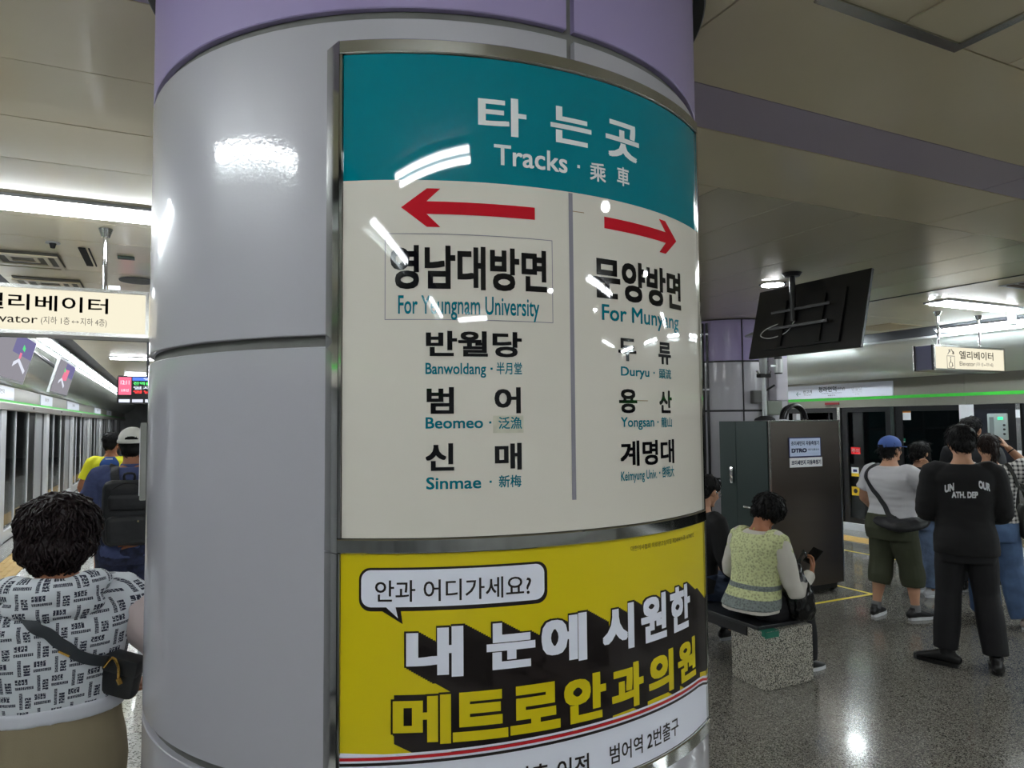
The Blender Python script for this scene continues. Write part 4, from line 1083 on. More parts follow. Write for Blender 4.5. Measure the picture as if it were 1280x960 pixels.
# electric box on the column and small switch box
def rbox(name, lb, cat, px, w_, d_, z0, z1, rad, m, det=None):
    a = math.radians(px); x, y = CX2+(RC+rad)*math.cos(a), CY2+(RC+rad)*math.sin(a)
    t = thing(name, lb, cat, (x, y, z0), a+PI/2)
    MB().box(-w_/2, -d_, 0, w_/2, 0, z1-z0, 0.006).build('case', m, t)
    MB().box(-w_/2+0.012, -d_-0.004, 0.012, w_/2-0.012, -d_-0.0005, z1-z0-0.012, 0.002).build('cover', m, t)
    return t
rbox('switch_box', 'small dark grey switch box beside the dust sampler mast', 'switch box', -106, 0.11, 0.06, 1.93, 2.07, 0.005, mat('switch_grey', (84, 84, 82), 0.5))
rbox('meter_box', 'grey green meter box with a pipe bracket on the second column', 'meter box', -91, 0.22, 0.08, 1.80, 1.955, 0.005, mat('meter_box_grey', (128, 136, 124), 0.5))
rbox('power_box', 'tall pale lilac metal power box on the right side of the second column', 'electrical box', -84, 0.20, 0.10, 1.96, 2.44, 0.005, mat('power_box_paint', (196, 192, 202), 0.35))

# dark teal glazed booth left of the second column
t = thing('elevator_shaft', 'dark teal glazed elevator shaft glimpsed between column and cables', 'elevator shaft', (4.7, 9.0, 0)); l2 = t.location.copy()
def R(o): o.location = -l2; return o
for k in range(5):
    x0_, x1_ = 4.7+0.75*k, 4.7+0.75*(k+1)
    for z0, z1 in ((0.02, 1.55), (1.59, 2.1), (2.14, 2.85)): R(MB().box(x0_+0.02, 8.5, z0, x1_-0.02, 8.52, z1).build('glass_panel', M_tealglass, t))
    R(MB().box(x0_-0.02, 8.48, 0, x0_+0.02, 8.54, 2.86).build('frame_post', M_black, t))
R(MB().box(4.7, 8.49, 2.10, 8.45, 8.53, 2.14).box(4.7, 8.49, 1.55, 8.45, 8.53, 1.59).build('frame_rail', M_black, t))

# steel cabinet
CBX0, CBX1, CBY0, CBY1, CBZ = 5.27, 6.262, 5.11, 6.0, 1.74
CBX0 = 5.27
t = thing('steel_cabinet', 'tall brushed steel equipment cabinet with blue notices, right of the column', 'cabinet', (5.76, 5.45, 0)); cab = t; l2c = t.location.copy()
def R(o): o.location = -l2c; return o
CY_B = 5.80
R(MB().box(CBX0+0.004, CBY0+0.004, 0.09, CBX1-0.004, CY_B, CBZ-0.003, 0.004).build('carcass', M_cabinet, t))
R(MB().box(CBX0-0.002, CBY0-0.003, 0.09, CBX0+0.02, CBY0+0.0035, CBZ, 0.001).box(CBX1-0.02, CBY0-0.004, 0.09, CBX1, CBY0+0.0035, CBZ, 0.001).box(CBX0, CBY0-0.004, CBZ-0.012, CBX1, CBY0+0.0035, CBZ+0.002, 0.001).build('edge_trim', M_steel, t))
R(MB().box(CBX0-0.008, CBY0+0.02, 0.11, CBX0+0.0035, 5.55, CBZ-0.004, 0.002).build('door', M_cabdoor, t))
R(MB().box(CBX0-0.008, 5.556, 0.11, CBX0+0.0035, CY_B-0.01, CBZ-0.004, 0.002).build('door', M_cabdoor, t))
o = R(MB().box(CBX0-0.035, 5.585, 1.10, CBX0-0.009, 5.625, 1.27, 0.006).build('handle', M_chrome, t, True))
R(MB().box(CBX0-0.030, 5.30, 0.865, CBX0-0.009, 5.45, 0.885, 0.004).build('handle', M_chrome, t, True))
R(MB().box(CBX0+0.05, CBY0+0.05, 0.03, CBX1-0.05, CY_B-0.05, 0.09).build('plinth', M_black, t))
for x, y in ((CBX0+0.08, CBY0+0.08), (CBX1-0.08, CBY0+0.08), (CBX0+0.08, CY_B-0.08), (CBX1-0.08, CY_B-0.08)):
    R(MB().tube([(x-0.012, y, 0.03), (x+0.012, y, 0.03)], 0.03, 14).build('caster', M_black, t, True))
# notices on the cabinet
t = thing('equipment_notice', 'blue bordered notice with dark blue lettering on the steel cabinet', 'notice', (5.755, CBY0-0.002, 1.374)); l2 = t.location.copy()
def R2(o): o.location = -l2; return o
yf = CBY0-0.0045
R2(MB().box(5.527, yf, 1.374, 5.972, yf+0.003, 1.571).build('border', M_blue, t))
R2(MB().box(5.537, yf-0.0008, 1.384, 5.962, yf-0.0001, 1.561).build('sheet', mat('pale_blue_print', (186, 200, 228), 0.4), t))
def T2(s, a, b, z0, z1, m=M_blue, bold=0.03, base=None, f=None, tt=None):
    vs, fs = text_fit(s, (a, z0, b, z1), bold, base); o = raw('lettering', [Vector((p, yf-0.0014, q)) for p, q in vs], fs, m, tt or t, False); o.location = -(f if f is not None else l2)
T2('초미세먼지 자동측정기', 5.555, 5.945, 1.490, 1.535)
T2('DTRO', 5.56, 5.77, 1.420, 1.462, bold=0.05); T2('대구교통공사', 5.79, 5.945, 1.437, 1.457, bold=0.01)
t = thing('equipment_notice', 'plain white notice strip with blue lettering, just below the blue bordered one', 'notice', (5.755, CBY0-0.002, 1.275)); l2 = t.location.copy()
R2(MB().box(5.532, yf, 1.275, 5.985, yf+0.003, 1.368).build('sheet', M_paper, t))
T2('초미세먼지 자동측정기', 5.555, 5.965, 1.298, 1.345, tt=t, f=l2)

# dust sampler on the cabinet top
t = thing('dust_sampler', 'grey dust sampler mast with a mushroom head on top of the steel cabinet', 'air sampler', (5.62, 5.50, CBZ+0.001))
m_s = mat('sampler_grey', (170, 174, 174), 0.35, metal=0.5)
MB().tube([(0, 0, 0), (0, 0, 0.02), (0, 0, 0.05)], [0.11, 0.10, 0.04], 20).build('base', M_dark, t, True)
MB().tube([(0, 0, 0.04), (0, 0, 0.33)], 0.024, 14).build('mast', m_s, t, True)
MB().tube([(0, 0, 0.33), (0, 0, 0.46)], 0.017, 14).build('mast', m_s, t, True)
MB().tube([(0, 0, 0.46), (0, 0, 0.50), (0, 0, 0.52), (0, 0, 0.76)], [0.024, 0.034, 0.040, 0.044], 16).build('upper_tube', m_s, t, True)
MB().tube([(0, 0, 0.76), (0, 0, 0.80), (0, 0, 0.87)], [0.046, 0.085, 0.096], 20).build('bell', m_s, t, True)
MB().tube([(0, 0, 0.885), (0, 0, 0.90), (0, 0, 0.935)], [0.18, 0.175, 0.09], 24).build('rain_hood', m_s, t, True)
MB().box(-0.075, -0.03, 0.45, 0.075, 0.03, 0.49, 0.006).build('clamp', M_dark, t)
for s in (-1, 1): MB().tube([(s*0.06, 0, 0.47), (s*0.10, 0, 0.52)], 0.01, 8).build('clamp_screw', M_chrome, t)
MB().tube([(0, 0, 0.30), (0.10, -0.05, 0.37)], 0.010, 8).build('side_arm', M_dark, t)
MB().tube([(0.15, -0.06, 0.50), (0.15, -0.06, 0.64)], 0.046, 16).build('glass_jar', mat('jar_glass', (200, 206, 206), 0.1, spec=0.8), t, True)
MB().tube([(0.15, -0.06, 0.641), (0.15, -0.06, 0.70)], 0.040, 16).build('jar_cap', M_black, t, True)
MB().tube([(0.15, -0.06, 0.488), (0.15, -0.06, 0.4995)], 0.040, 16).build('jar_foot', M_black, t, True)
MB().box(0.03, -0.07, 0.56, 0.13, -0.05, 0.58).build('bracket', m_s, t)
# coil of cable
t = thing('cable_coil', 'coil of thick black cable lying at the back of the cabinet top', 'cable', (6.05, 5.50, CBZ+0.001))
cl = MB()
for k in range(5):
    pts = [((0.155+0.012*math.sin(k*2.1))*math.cos(a*PI/10), -0.03+0.02*k+0.01*math.sin(a*0.7+k), 0.012+max(0, (0.150+0.01*math.sin(k))*math.sin(a*PI/10))) for a in range(0, 11)]
    cl.tube(pts, 0.011, 8, smooth=2)
cl.build('loops', M_blackplastic, t, True)
MB().box(-0.03, -0.05, 0, 0.03, 0.0, 0.07, 0.004).build('plug', M_postw, t)

# ------------------------------------------------------------------ bench
BT = 0.43
t = thing('granite_bench', 'speckled granite block bench with dark seat board, right of the column', 'bench', (3.71, 3.63, 0)); l2 = t.location.copy()
def R(o): o.location = -l2; return o
R(MB().box(3.503, 3.475, 0.0, 3.930, 3.785, 0.375, 0.004).build('end_block', M_granite, t))
R(MB().box(3.503, 5.10, 0.0, 3.930, 5.40, 0.375, 0.004).build('end_block', M_granite, t))
R(MB().box(3.495, 3.63, 0.315, 3.502, 5.25, 0.38).box(3.503, 3.786, 0.315, 3.93, 5.099, 0.372).build('front_rail', M_black, t))
R(MB().box(3.490, 3.52, 0.376, 3.935, 5.40, 0.40, 0.003).build('seat_board', mat('dark_seat_board', (30, 32, 34), 0.35), t))
R(MB().box(3.498, 3.470, 0.335, 3.62, 3.4745, 0.372).box(3.4965, 3.470, 0.345, 3.5025, 3.50, 0.376).box(3.4965, 3.470, 0.3765, 3.62, 3.519, 0.379).build('green_tape', mat('green_tape', (22, 110, 88), 0.5), t))

# ------------------------------------------------------------------ people
def Mx(p, rz=0, rx=0, ry=0): return Matrix.Translation(Vector(p)) @ Matrix.Rotation(rz, 4, 'Z') @ Matrix.Rotation(rx, 4, 'X') @ Matrix.Rotation(ry, 4, 'Y')
def hand_shapes(mb, wrist, d, n, s, side, curl=0.5, spread=0.12):
    """palm and five separate fingers. d = pointing direction, n = palm normal (the way the palm faces), s = hand length"""
    w = Vector(wrist); d = Vector(d).normalized(); n = Vector(n); n = (n-d*n.dot(d)).normalized(); lat = d.cross(n)*side   # towards the thumb
    pl = 0.50*s
    mb.tube([w-d*0.02, w+d*0.015, w+d*pl*0.5, w+d*pl], [(0.14*s, 0.10*s), (0.155*s, 0.095*s), (0.215*s, 0.085*s), (0.225*s, 0.075*s)], 14, smooth=2, lateral=lat)
    for k, (off, ln) in enumerate(((0.165, 0.44), (0.058, 0.50), (-0.052, 0.47), (-0.155, 0.37))):
        p = w+d*(pl*0.92)+lat*off*s; dd = (d+lat*off*spread*4).normalized(); pts = [p-dd*0.1*s]; L_ = ln*s; pts.append(p+dd*0.02*s)
        ang = 0
        for j, fr in enumerate((0.42, 0.32, 0.26)):
            ang += curl*(0.75 if j == 0 else 1.0)
            v = dd*math.cos(ang)+n*math.sin(ang); pts.append(pts[-1]+v*L_*fr)
        r = 0.047*s
        mb.tube(pts, [r*1.1, r*1.05, r, r*0.92, r*0.78], 8, round_ends=True)
    p = w+d*pl*0.22+lat*0.15*s
    t1 = (lat*0.75+d*0.65+n*0.25*(0.4+curl)).normalized(); t2 = (lat*0.25+d*0.85+n*0.45*(0.3+curl)).normalized()
    mb.tube([p-t1*0.05*s, p+t1*0.17*s, p+t1*0.17*s+t2*0.15*s, p+t1*0.17*s+t2*0.27*s], [0.075*s, 0.062*s, 0.055*s, 0.042*s], 8, round_ends=True)

class Person:
    def __init__(self, label, loc, face, H=1.65, g=1.0, skin=None, yaw_head=0.0, pitch_head=0.0, lean=0.0, arms=None, legs=None, seated=None, vox=0.0085, hips_w=1.0, name='person'):
        self.root = thing(name, label, 'person', loc, math.atan2(-face[0], face[1]))
        self.H = H; self.g = g; self.skin = skin or M_skin; self.lean = lean; self.vox = vox; self.hw = hips_w
        self.seat = seated            # seat height, or None
        h = H
        zh = 0.515*h if seated is None else seated+0.085*g
        self.zh = zh
        self.up = lambda z, x=0.0, y=0.0: Vector((x, y+lean*(z-0.515*h), z-0.515*h+zh))      # body space: standing height -> posed
        U = self.up
        self.hip = [U(0.50*h, s*0.052*h) for s in (1, -1)]
        dl = []
        for i, s in enumerate((1, -1)):
            if legs and legs[i]: kn, an, toe = [Vector(q) for q in legs[i]]
            else: kn = Vector((s*0.058*h, 0.015*h, 0.285*h)); an = Vector((s*0.062*h, -0.012*h, 0.045*h)); toe = Vector((s*0.085, 1, 0))
            dl.append((kn, an, toe))
        self.legs = dl
        self.sh = [U(0.805*h, s*0.108*h*g**0.5, -0.005*h) for s in (1, -1)]
        da = []
        for i, s in enumerate((1, -1)):
            a = arms[i] if arms and arms[i] else None
            if a is None: a = dict(e=U(0.635*h, s*0.145*h*g**0.6, -0.01*h), w=U(0.49*h, s*0.15*h*g**0.6, 0.03*h), d=(0, 0.12, -1), n=(-s, 0, 0), curl=0.45)
            a = dict(a); a['e'] = Vector(a['e']); a['w'] = Vector(a['w']); da.append(a)
        self.arms = da
        hh = 0.135*h if h > 1.56 else 0.212
        self.hh = hh
        self.HM = Matrix.Translation(U(0.868*h, 0, 0.012*h)) @ Matrix.Rotation(yaw_head, 4, 'Z') @ Matrix.Rotation(-pitch_head-lean*0.5, 4, 'X')
        self.BV = []
        self.garments = []
    def torso_rings(self, t=0.0, z0=0.47, z1=0.90, g=None, flare=0.0):
        h = self.H; g = g or self.g; R_ = []
        prof = [(0.44, .100, .072, -.008), (0.47, .104, .076, -.010), (0.50, .106, .078, -.012), (0.54, .104, .074, -.008), (0.58, .097, .068, 0), (0.62, .092, .062, .004), (0.66, .094, .064, .004), (0.70, .099, .068, .002), (0.74, .105, .070, 0), (0.775, .112, .068, -.004), (0.80, .110, .060, -.008), (0.818, .092, .052, -.010), (0.832, .066, .044, -.010), (0.845, .044, .040, -.008), (0.87, .031, .034, -.002), (0.90, .030, .033, .004)]
        for z, rx, ry, cy in prof:
            if z < z0-1e-6 or z > z1+1e-6: continue
            k = g if z < 0.78 else (1+(g-1)*0.5 if z < 0.83 else 1+(g-1)*0.25)
            if z < 0.56: k *= self.hw
            b = self.up(z*h, 0, cy*h)
            fl = flare*max(0, (0.66-z))/0.2
            R_.append((b.x, b.y, b.z, rx*h*k+t+fl, ry*h*k*(1+(g-1)*0.6)+t+fl))
        return R_
    def body(self):
        h = self.H; g = self.g; mb = MB()
        mb.rings(self.torso_rings(0, 0.47 if self.seat is None else 0.50), 28)
        for i, s in enumerate((1, -1)):
            kn, an, toe = self.legs[i]; hp = self.hip[i]
            mb.tube([hp+Vector((0, 0, 0.03*h)), hp.lerp(kn, 0.35), kn, kn.lerp(an, 0.3), kn.lerp(an, 0.75), an], [.052*h*g, .050*h*g, .033*h*g**.6, .034*h*g**.7, .024*h, .021*h], 16, smooth=3, round_ends=True)
            e, w = self.arms[i]['e'], self.arms[i]['w']; sh = self.sh[i]
            mb.tube([sh.lerp(Vector((0, sh.y, sh.z)), 0.35), sh, sh.lerp(e, 0.5), e, e.lerp(w, 0.35), w], [.036*h, .036*h*g**.6, .030*h*g**.6, .0245*h*g**.4, .0245*h*g**.4, .016*h], 14, smooth=3, round_ends=True)
        vs, ns, fs = remesh(mb, self.vox, 3)
        # head
        hm = MB(); S_ = self.hh; M_ = self.HM
        E_ = lambda c, r: hm.ellipsoid([q*S_ for q in c], [q*S_ for q in r], M_, 22, 14)
        E_((0, -.05, .60), (.335, .43, .40)); E_((0, .10, .42), (.28, .29, .36)); E_((0, .15, .17), (.18, .20, .15)); E_((0, .02, .28), (.25, .30, .24))
        hm.tube([(0, .37*S_, .56*S_), (0, .43*S_, .44*S_), (0, .45*S_, .37*S_)], [.028*S_, .045*S_, .062*S_], 10, round_ends=True, M=M_)
        E_((0, .345, .225), (.095, .045, .022)); E_((0, .335, .185), (.08, .045, .022)); E_((0, .33, .08), (.07, .06, .06))
        E_((.12, .33, .565), (.10, .05, .03)); E_((-.12, .33, .565), (.10, .05, .03)); E_((.15, .27, .36), (.09, .09, .09)); E_((-.15, .27, .36), (.09, .09, .09))
        for s in (1, -1):
            E_((s*.335, -.02, .44), (.035, .085, .13)); E_((s*.36, -.05, .47), (.028, .05, .09))
        hm.tube([M_ @ Vector((0, -.10*S_, .30*S_)), self.up(0.842*h, 0, -.004*h)], [.235*S_, .262*S_], 18)
        v2, n2, f2 = remesh(hm, 0.0055, 3); n = len(vs); vs += v2; fs += [tuple(q+n for q in f) for f in f2]
        # hands
        for i, s in enumerate((1, -1)):
            a = self.arms[i]; q = MB()
            hand_shapes(q, a['w'], a.get('d', (0, 0, -1)), a.get('n', (-s, 0, 0)), .104*h, a.get('th', 1)*(1 if i == 0 else -1), a.get('curl', 0.4))
            v2, n2, f2 = remesh(q, 0.004, 1); n = len(vs); vs += v2; fs += [tuple(k+n for k in f) for f in f2]
        o = raw('body', vs, fs, self.skin, self.root)
        for s in (1, -1):
            e = MB().ellipsoid((s*.125*S_, .335*S_, .475*S_), (.05*S_, .035*S_, .028*S_), M_, 12, 8).build('eye', M_eye, self.root, True)
            MB().ellipsoid((s*.125*S_, .362*S_, .475*S_), (.020*S_, .012*S_, .020*S_), M_, 10, 6).build('iris', M_dark, e, True)
        return o
    def garment(self, name, m, mb, amp=0.008, sc=(5, 5, 9), vox=None, it=3, seed=0.0, label=None):
        vs, ns, fs = remesh(mb, vox or self.vox, it)
        vs = folds(vs, ns, amp, sc, seed+len(self.garments)*3.1)
        o = raw(name, vs, fs, m, self.root)
        if label: o['label'] = label
        self.garments.append((vs, fs)); self.BV.append(BVHTree.FromPolygons(vs, fs))
        return o
    def top(self, m, sleeve='short', hem=0.50, t=0.016, name='shirt', flare=0.0, amp=0.009, sleeves=True, st=1.0, sc=(5, 5, 9), label=None):
        h = self.H; g = self.g; mb = MB()
        mb.rings(self.torso_rings(t, hem, 0.845, flare=flare), 32)
        if sleeves:
            for i, s in enumerate((1, -1)):
                e, w = self.arms[i]['e'], self.arms[i]['w']; sh = self.sh[i]
                pts = [sh.lerp(Vector((0, sh.y, sh.z)), 0.30), sh, sh.lerp(e, 0.45), sh.lerp(e, 0.68)]
                rr_ = [.038*h+t*.6, .038*h*g**.6+t*.8, .036*h*g**.6+t, .037*h*g**.6+t*1.1]
                if sleeve == 'long':
                    pts = pts[:3]+[e, e.lerp(w, 0.5), e.lerp(w, 0.93)]; rr_ = rr_[:3]+[.027*h*g**.5+t, .024*h+t, .019*h+t*0.6]
                rr_ = [q*(st if k > 1 else 1) for k, q in enumerate(rr_)]
                mb.tube(pts, rr_, 16, smooth=3)
        return self.garment(name, m, mb, amp, label=label, sc=sc)
    def bottom(self, m, hem=0.06, t=0.014, knee=1.0, ankle=1.0, name='trousers', amp=0.008, waist=0.58, sc=(5, 5, 7)):
        h = self.H; g = self.g; mb = MB()
        r0 = self.torso_rings(t, 0.44 if self.seat is None else 0.50, waist)
        mb.rings(r0, 30)
        for i in (0, 1):
            kn, an, toe = self.legs[i]; hp = self.hip[i]
            L1 = (kn-hp).length; L2 = (an-kn).length
            pts = [hp+Vector((0, 0, .03*h)), hp.lerp(kn, 0.35), kn.lerp(hp, 0.10)]; rr_ = [.054*h*g+t, .053*h*g+t, (.040*h*g**.6+t)*knee]
            if hem >= 0:   # hem given as fraction down the shin: 0 = knee, 1 = ankle
                pts += [kn.lerp(an, max(hem*0.5, 0.03)), kn.lerp(an, hem)]; rr_ += [(.038*h*g**.6+t)*(knee+ankle)/2, (.030*h+t)*ankle]
            else:
                pts[-1] = kn.lerp(hp, -hem)
            mb.tube(pts, rr_, 18, smooth=3)
        return self.garment(name, m, mb, amp, sc=sc)
    def shoes(self, m, sole, L_=None, socks=None, swoosh=None, laces=None):
        h = self.H; L_ = L_ or .155*h
        for i in (0, 1):
            kn, an, toe = self.legs[i]; d = Vector((toe.x, toe.y, 0)).normalized(); z0 = an.z-.045*h
            M_ = Matrix.Translation((an.x, an.y, z0)) @ Matrix.Rotation(math.atan2(-d.x, d.y), 4, 'Z')
            up_ = MB(); b = -0.27*L_; W_ = .155*L_
            up_.tube([(0, b+.02*L_, .19*L_), (0, b+.14*L_, .21*L_), (0, b+.32*L_, .225*L_), (0, b+.52*L_, .18*L_), (0, b+.75*L_, .135*L_), (0, b+.93*L_, .11*L_)], [(W_*.72, .13*L_), (W_*.86, .175*L_), (W_*.90, .17*L_), (W_*.98, .125*L_), (W_*1.0, .085*L_), (W_*.66, .055*L_)], 18, smooth=3, round_ends=True, lateral=(1, 0, 0), M=M_)
            up_.tube([(0, b+.20*L_, .28*L_), (0, b+.17*L_, .42*L_)], [(W_*.72, .17*L_), (W_*.66, .14*L_)], 16, M=M_, lateral=(1, 0, 0))
            vs, ns, fs = remesh(up_, 0.006, 2)
            o = raw('shoe', vs, fs, m, self.root)
            so = MB(); n = 22; ring = []
            for k in range(n):
                a = 2*PI*k/n; y = b+.5*L_+.52*L_*math.sin(a); wx = W_*(1.08 if y > b+.45*L_ else .92)
                ring.append((wx*math.copysign(abs(math.cos(a))**.7, math.cos(a)), y))
            so.prism(ring, 0.001, .10*L_); so.v = [tuple(M_ @ Vector(q)) for q in so.v]
            so.build('sole', sole, o, False)
            bv = BVHTree.FromPolygons(vs, fs)
            if swoosh:
                for sx in (1, -1):
                    P = [(.50, .17), (.36, .13), (.24, .15), (.18, .21), (.22, .22), (.30, .185), (.42, .20), (.66, .27)]
                    pts = []
                    for (u, v) in P:
                        q = M_ @ Vector((sx*.3*L_, b+u*L_, v*L_)); dr = (M_.to_3x3() @ Vector((-sx, 0, 0)))
                        hit = bv.ray_cast(q, dr)
                        if hit[0]: pts.append(hit[0]-dr*0.0015)
                    if len(pts) == len(P):
                        k = len(P); c = sum(pts, Vector())/k
                        raw('side_mark', pts+[(pts[1]+pts[6])/2], [(0, 1, 6, 7) if sx > 0 else (7, 6, 1, 0), (1, 2, 5, 6) if sx > 0 else (6, 5, 2, 1), (2, 3, 4, 5) if sx > 0 else (5, 4, 3, 2)], swoosh, o, False)
            if laces:
                lc = MB()
                for q in range(4):
                    y = b+(.40+.08*q)*L_; z = (.34-.035*q)*L_
                    lc.tube([M_ @ Vector((-W_*.5, y, z-.03*L_)), M_ @ Vector((0, y, z+.012*L_)), M_ @ Vector((W_*.5, y, z-.03*L_))], .004, 6, smooth=3)
                lc.build('laces', laces, o, True)
            if socks:
                MB().tube([an+Vector((0, 0, .0)), an.lerp(kn, 0.16)], [.026*h, .0265*h], 14).build('sock', socks, self.root, True)
    def hair(self, m, blobs, amp=0.010, sc=(14, 14, 10), locks=120, lock_len=0.05, vox=0.006, extra=None, name='hair', droop=1.0, lr=1.0):
        S_ = self.hh; mb = MB()
        for c, r in blobs: mb.ellipsoid([q*S_ for q in c], [q*S_ for q in r], self.HM, 26, 16)
        if extra: extra(mb, self.HM, S_)
        vs, ns, fs = remesh(mb, vox, 2)
        vs = folds(vs, ns, amp, sc, 1.7)
        rnd = random.Random(int(self.H*1000)+locks)
        lk = MB(); C_ = self.HM @ Vector((0, -.05*S_, .55*S_))
        for k in range(locks):
            i = rnd.randrange(len(vs)); p = vs[i]; n = ns[i]
            dn = Vector((0, 0, -1))*droop+Vector((rnd.uniform(-.6, .6), rnd.uniform(-.6, .6), rnd.uniform(-.3, .3)))
            tdir = (dn-n*dn.dot(n)).normalized(); L_ = lock_len*rnd.uniform(0.6, 1.3); cu = Vector((rnd.uniform(-1, 1), rnd.uniform(-1, 1), 0))*L_*0.25
            lk.tube([p-n*.003, p+n*.002+tdir*L_*.35+cu*.4, p+n*.002+tdir*L_*.7+cu*.8, p-n*.001+tdir*L_-cu*.1], [.0022*lr, .0034*lr, .0028*lr, .0009*lr], 5)
        nn = len(vs); vs = vs+[Vector(q) for q in lk.v]; fs = fs+[tuple(q+nn for q in f) for f in lk.f]
        o = raw(name, vs, fs, m, self.root); self.BV.append(BVHTree.FromPolygons(vs, fs))
        return o
    def near(self, p, off):
        best = None
        for b in self.BV:
            r = b.find_nearest(Vector(p))
            if r[0] is not None and (best is None or r[3] < best[3]): best = r
        n = (Vector(p)-best[0]); n = n.normalized() if n.length > 1e-4 and n.dot(best[1]) > 0 else best[1]
        return best[0]+best[1]*off, best[1]
    def ribbon(self, path, wd, th, m, name, parent, off=0.006, free=()):
        """strap following the clothes"""
        pts = [Vector(q) for q in path]; P = []
        for i in range(len(pts)-1):
            for k in range(7):
                p0 = pts[max(i-1, 0)]; p1 = pts[i]; p2 = pts[i+1]; p3 = pts[min(i+2, len(pts)-1)]; t_ = k/7
                P.append((0.5*((2*p1)+(p2-p0)*t_+(2*p0-5*p1+4*p2-p3)*t_*t_+(3*p1-p0-3*p2+p3)*t_**3), i in free))
        P.append((pts[-1], (len(pts)-2) in free))
        Q = []
        for p, fr in P:
            a, n = self.near(p, off)
            Q.append([p if fr else a, n])
        for _ in range(2):
            Q = [[(Q[max(i-1, 0)][0]+Q[i][0]*2+Q[min(i+1, len(Q)-1)][0])/4 if 0 < i < len(Q)-1 else Q[i][0], (Q[max(i-1, 0)][1]+Q[i][1]+Q[min(i+1, len(Q)-1)][1]).normalized()] for i in range(len(Q))]
        vs = []; fs = []; n_ = len(Q)
        for i, (p, n) in enumerate(Q):
            t_ = (Q[min(i+1, n_-1)][0]-Q[max(i-1, 0)][0]).normalized(); b = t_.cross(n).normalized()
            vs += [p-b*wd/2-n*th, p+b*wd/2-n*th, p+b*wd/2+n*th*0.5, p-b*wd/2+n*th*0.5]
        for i in range(n_-1):
            for j in range(4): fs.append((i*4+j, i*4+(j+1) % 4, (i+1)*4+(j+1) % 4, (i+1)*4+j))
        fs += [(0, 1, 2, 3), ((n_-1)*4+3, (n_-1)*4+2, (n_-1)*4+1, (n_-1)*4)]
        o = raw(name, vs, fs, m, parent, smooth=False)
        return o
    def worn(self, name, label, cat, group=None):
        t = thing(name, label, cat, self.root.location, self.root.rotation_euler.z, group); return t
SHORT = [((0, -.09, .66), (.385, .445, .385)), ((0, -.24, .42), (.31, .26, .30)), ((0, .06, .80), (.30, .34, .24))]

# fabrics
def print_fabric():
    m = mat('printed_white_cotton', (214, 218, 222), 0.8)
    nt = m.node_tree; N = nt.nodes; L = nt.links; b = N['Principled BSDF']
    tc = N.new('ShaderNodeTexCoord'); sx = N.new('ShaderNodeSeparateXYZ'); L.new(tc.outputs['Object'], sx.inputs[0])
    def mth(op, a, b_=None, c=None):
        q = N.new('ShaderNodeMath'); q.operation = op
        for k, v in enumerate((a, b_, c)):
            if v is None: continue
            if isinstance(v, (int, float)): q.inputs[k].default_value = v
            else: L.new(v, q.inputs[k])
        return q.outputs[0]
    # horizontal coordinate runs round the body
    u = mth('MULTIPLY', mth('ARCTAN2', sx.outputs[0], mth('MULTIPLY', sx.outputs[1], -1.0)), 0.155); v = sx.outputs[2]
    cell = 0.046
    U = mth('DIVIDE', u, cell); V = mth('DIVIDE', v, cell)
    iu = mth('FLOOR', U); iv = mth('FLOOR', V); fu = mth('FRACT', U); fv = mth('FRACT', V)
    par = mth('MODULO', mth('ABSOLUTE', mth('ADD', iu, iv)), 2.0)     # checker: turn every other cell
    a_ = mth('ADD', mth('MULTIPLY', fu, mth('SUBTRACT', 1.0, par)), mth('MULTIPLY', fv, par))
    b2 = mth('ADD', mth('MULTIPLY', fv, mth('SUBTRACT', 1.0, par)), mth('MULTIPLY', fu, par))
    def band(x, lo, hi): return mth('MULTIPLY', mth('GREATER_THAN', x, lo), mth('LESS_THAN', x, hi))
    def letters(scale, seed, thr):
        cb = N.new('ShaderNodeCombineXYZ'); L.new(mth('ADD', mth('MULTIPLY', a_, scale), mth('MULTIPLY', iu, 7.3)), cb.inputs[0]); L.new(mth('ADD', mth('MULTIPLY', b2, scale*0.9), mth('MULTIPLY', iv, 3.7)), cb.inputs[1])
        cb.inputs[2].default_value = seed
        nz = N.new('ShaderNodeTexNoise'); nz.inputs['Scale'].default_value = 1.0; nz.inputs['Detail'].default_value = 0; L.new(cb.outputs[0], nz.inputs['Vector'])
        st = mth('GREATER_THAN', mth('FRACT', mth('MULTIPLY', a_, scale*0.42)), 0.16)
        return mth('MULTIPLY', st, mth('GREATER_THAN', nz.outputs['Fac'], thr))
    bold = mth('MULTIPLY', mth('MULTIPLY', band(b2, 0.50, 0.84), band(a_, 0.04, 0.70)), letters(14, 1.0, 0.36))
    thin = mth('MULTIPLY', mth('MULTIPLY', band(b2, 0.20, 0.38), band(a_, 0.02, 0.99)), letters(24, 5.0, 0.32))
    ink = mth('MAXIMUM', bold, thin)
    mx = N.new('ShaderNodeMix'); mx.data_type = 'RGBA'; L.new(ink, mx.inputs[0]); mx.inputs[6].default_value = (*lin((212, 217, 222)), 1); mx.inputs[7].default_value = (*lin((38, 42, 62)), 1)
    L.new(mx.outputs[2], b.inputs['Base Color'])
    return m
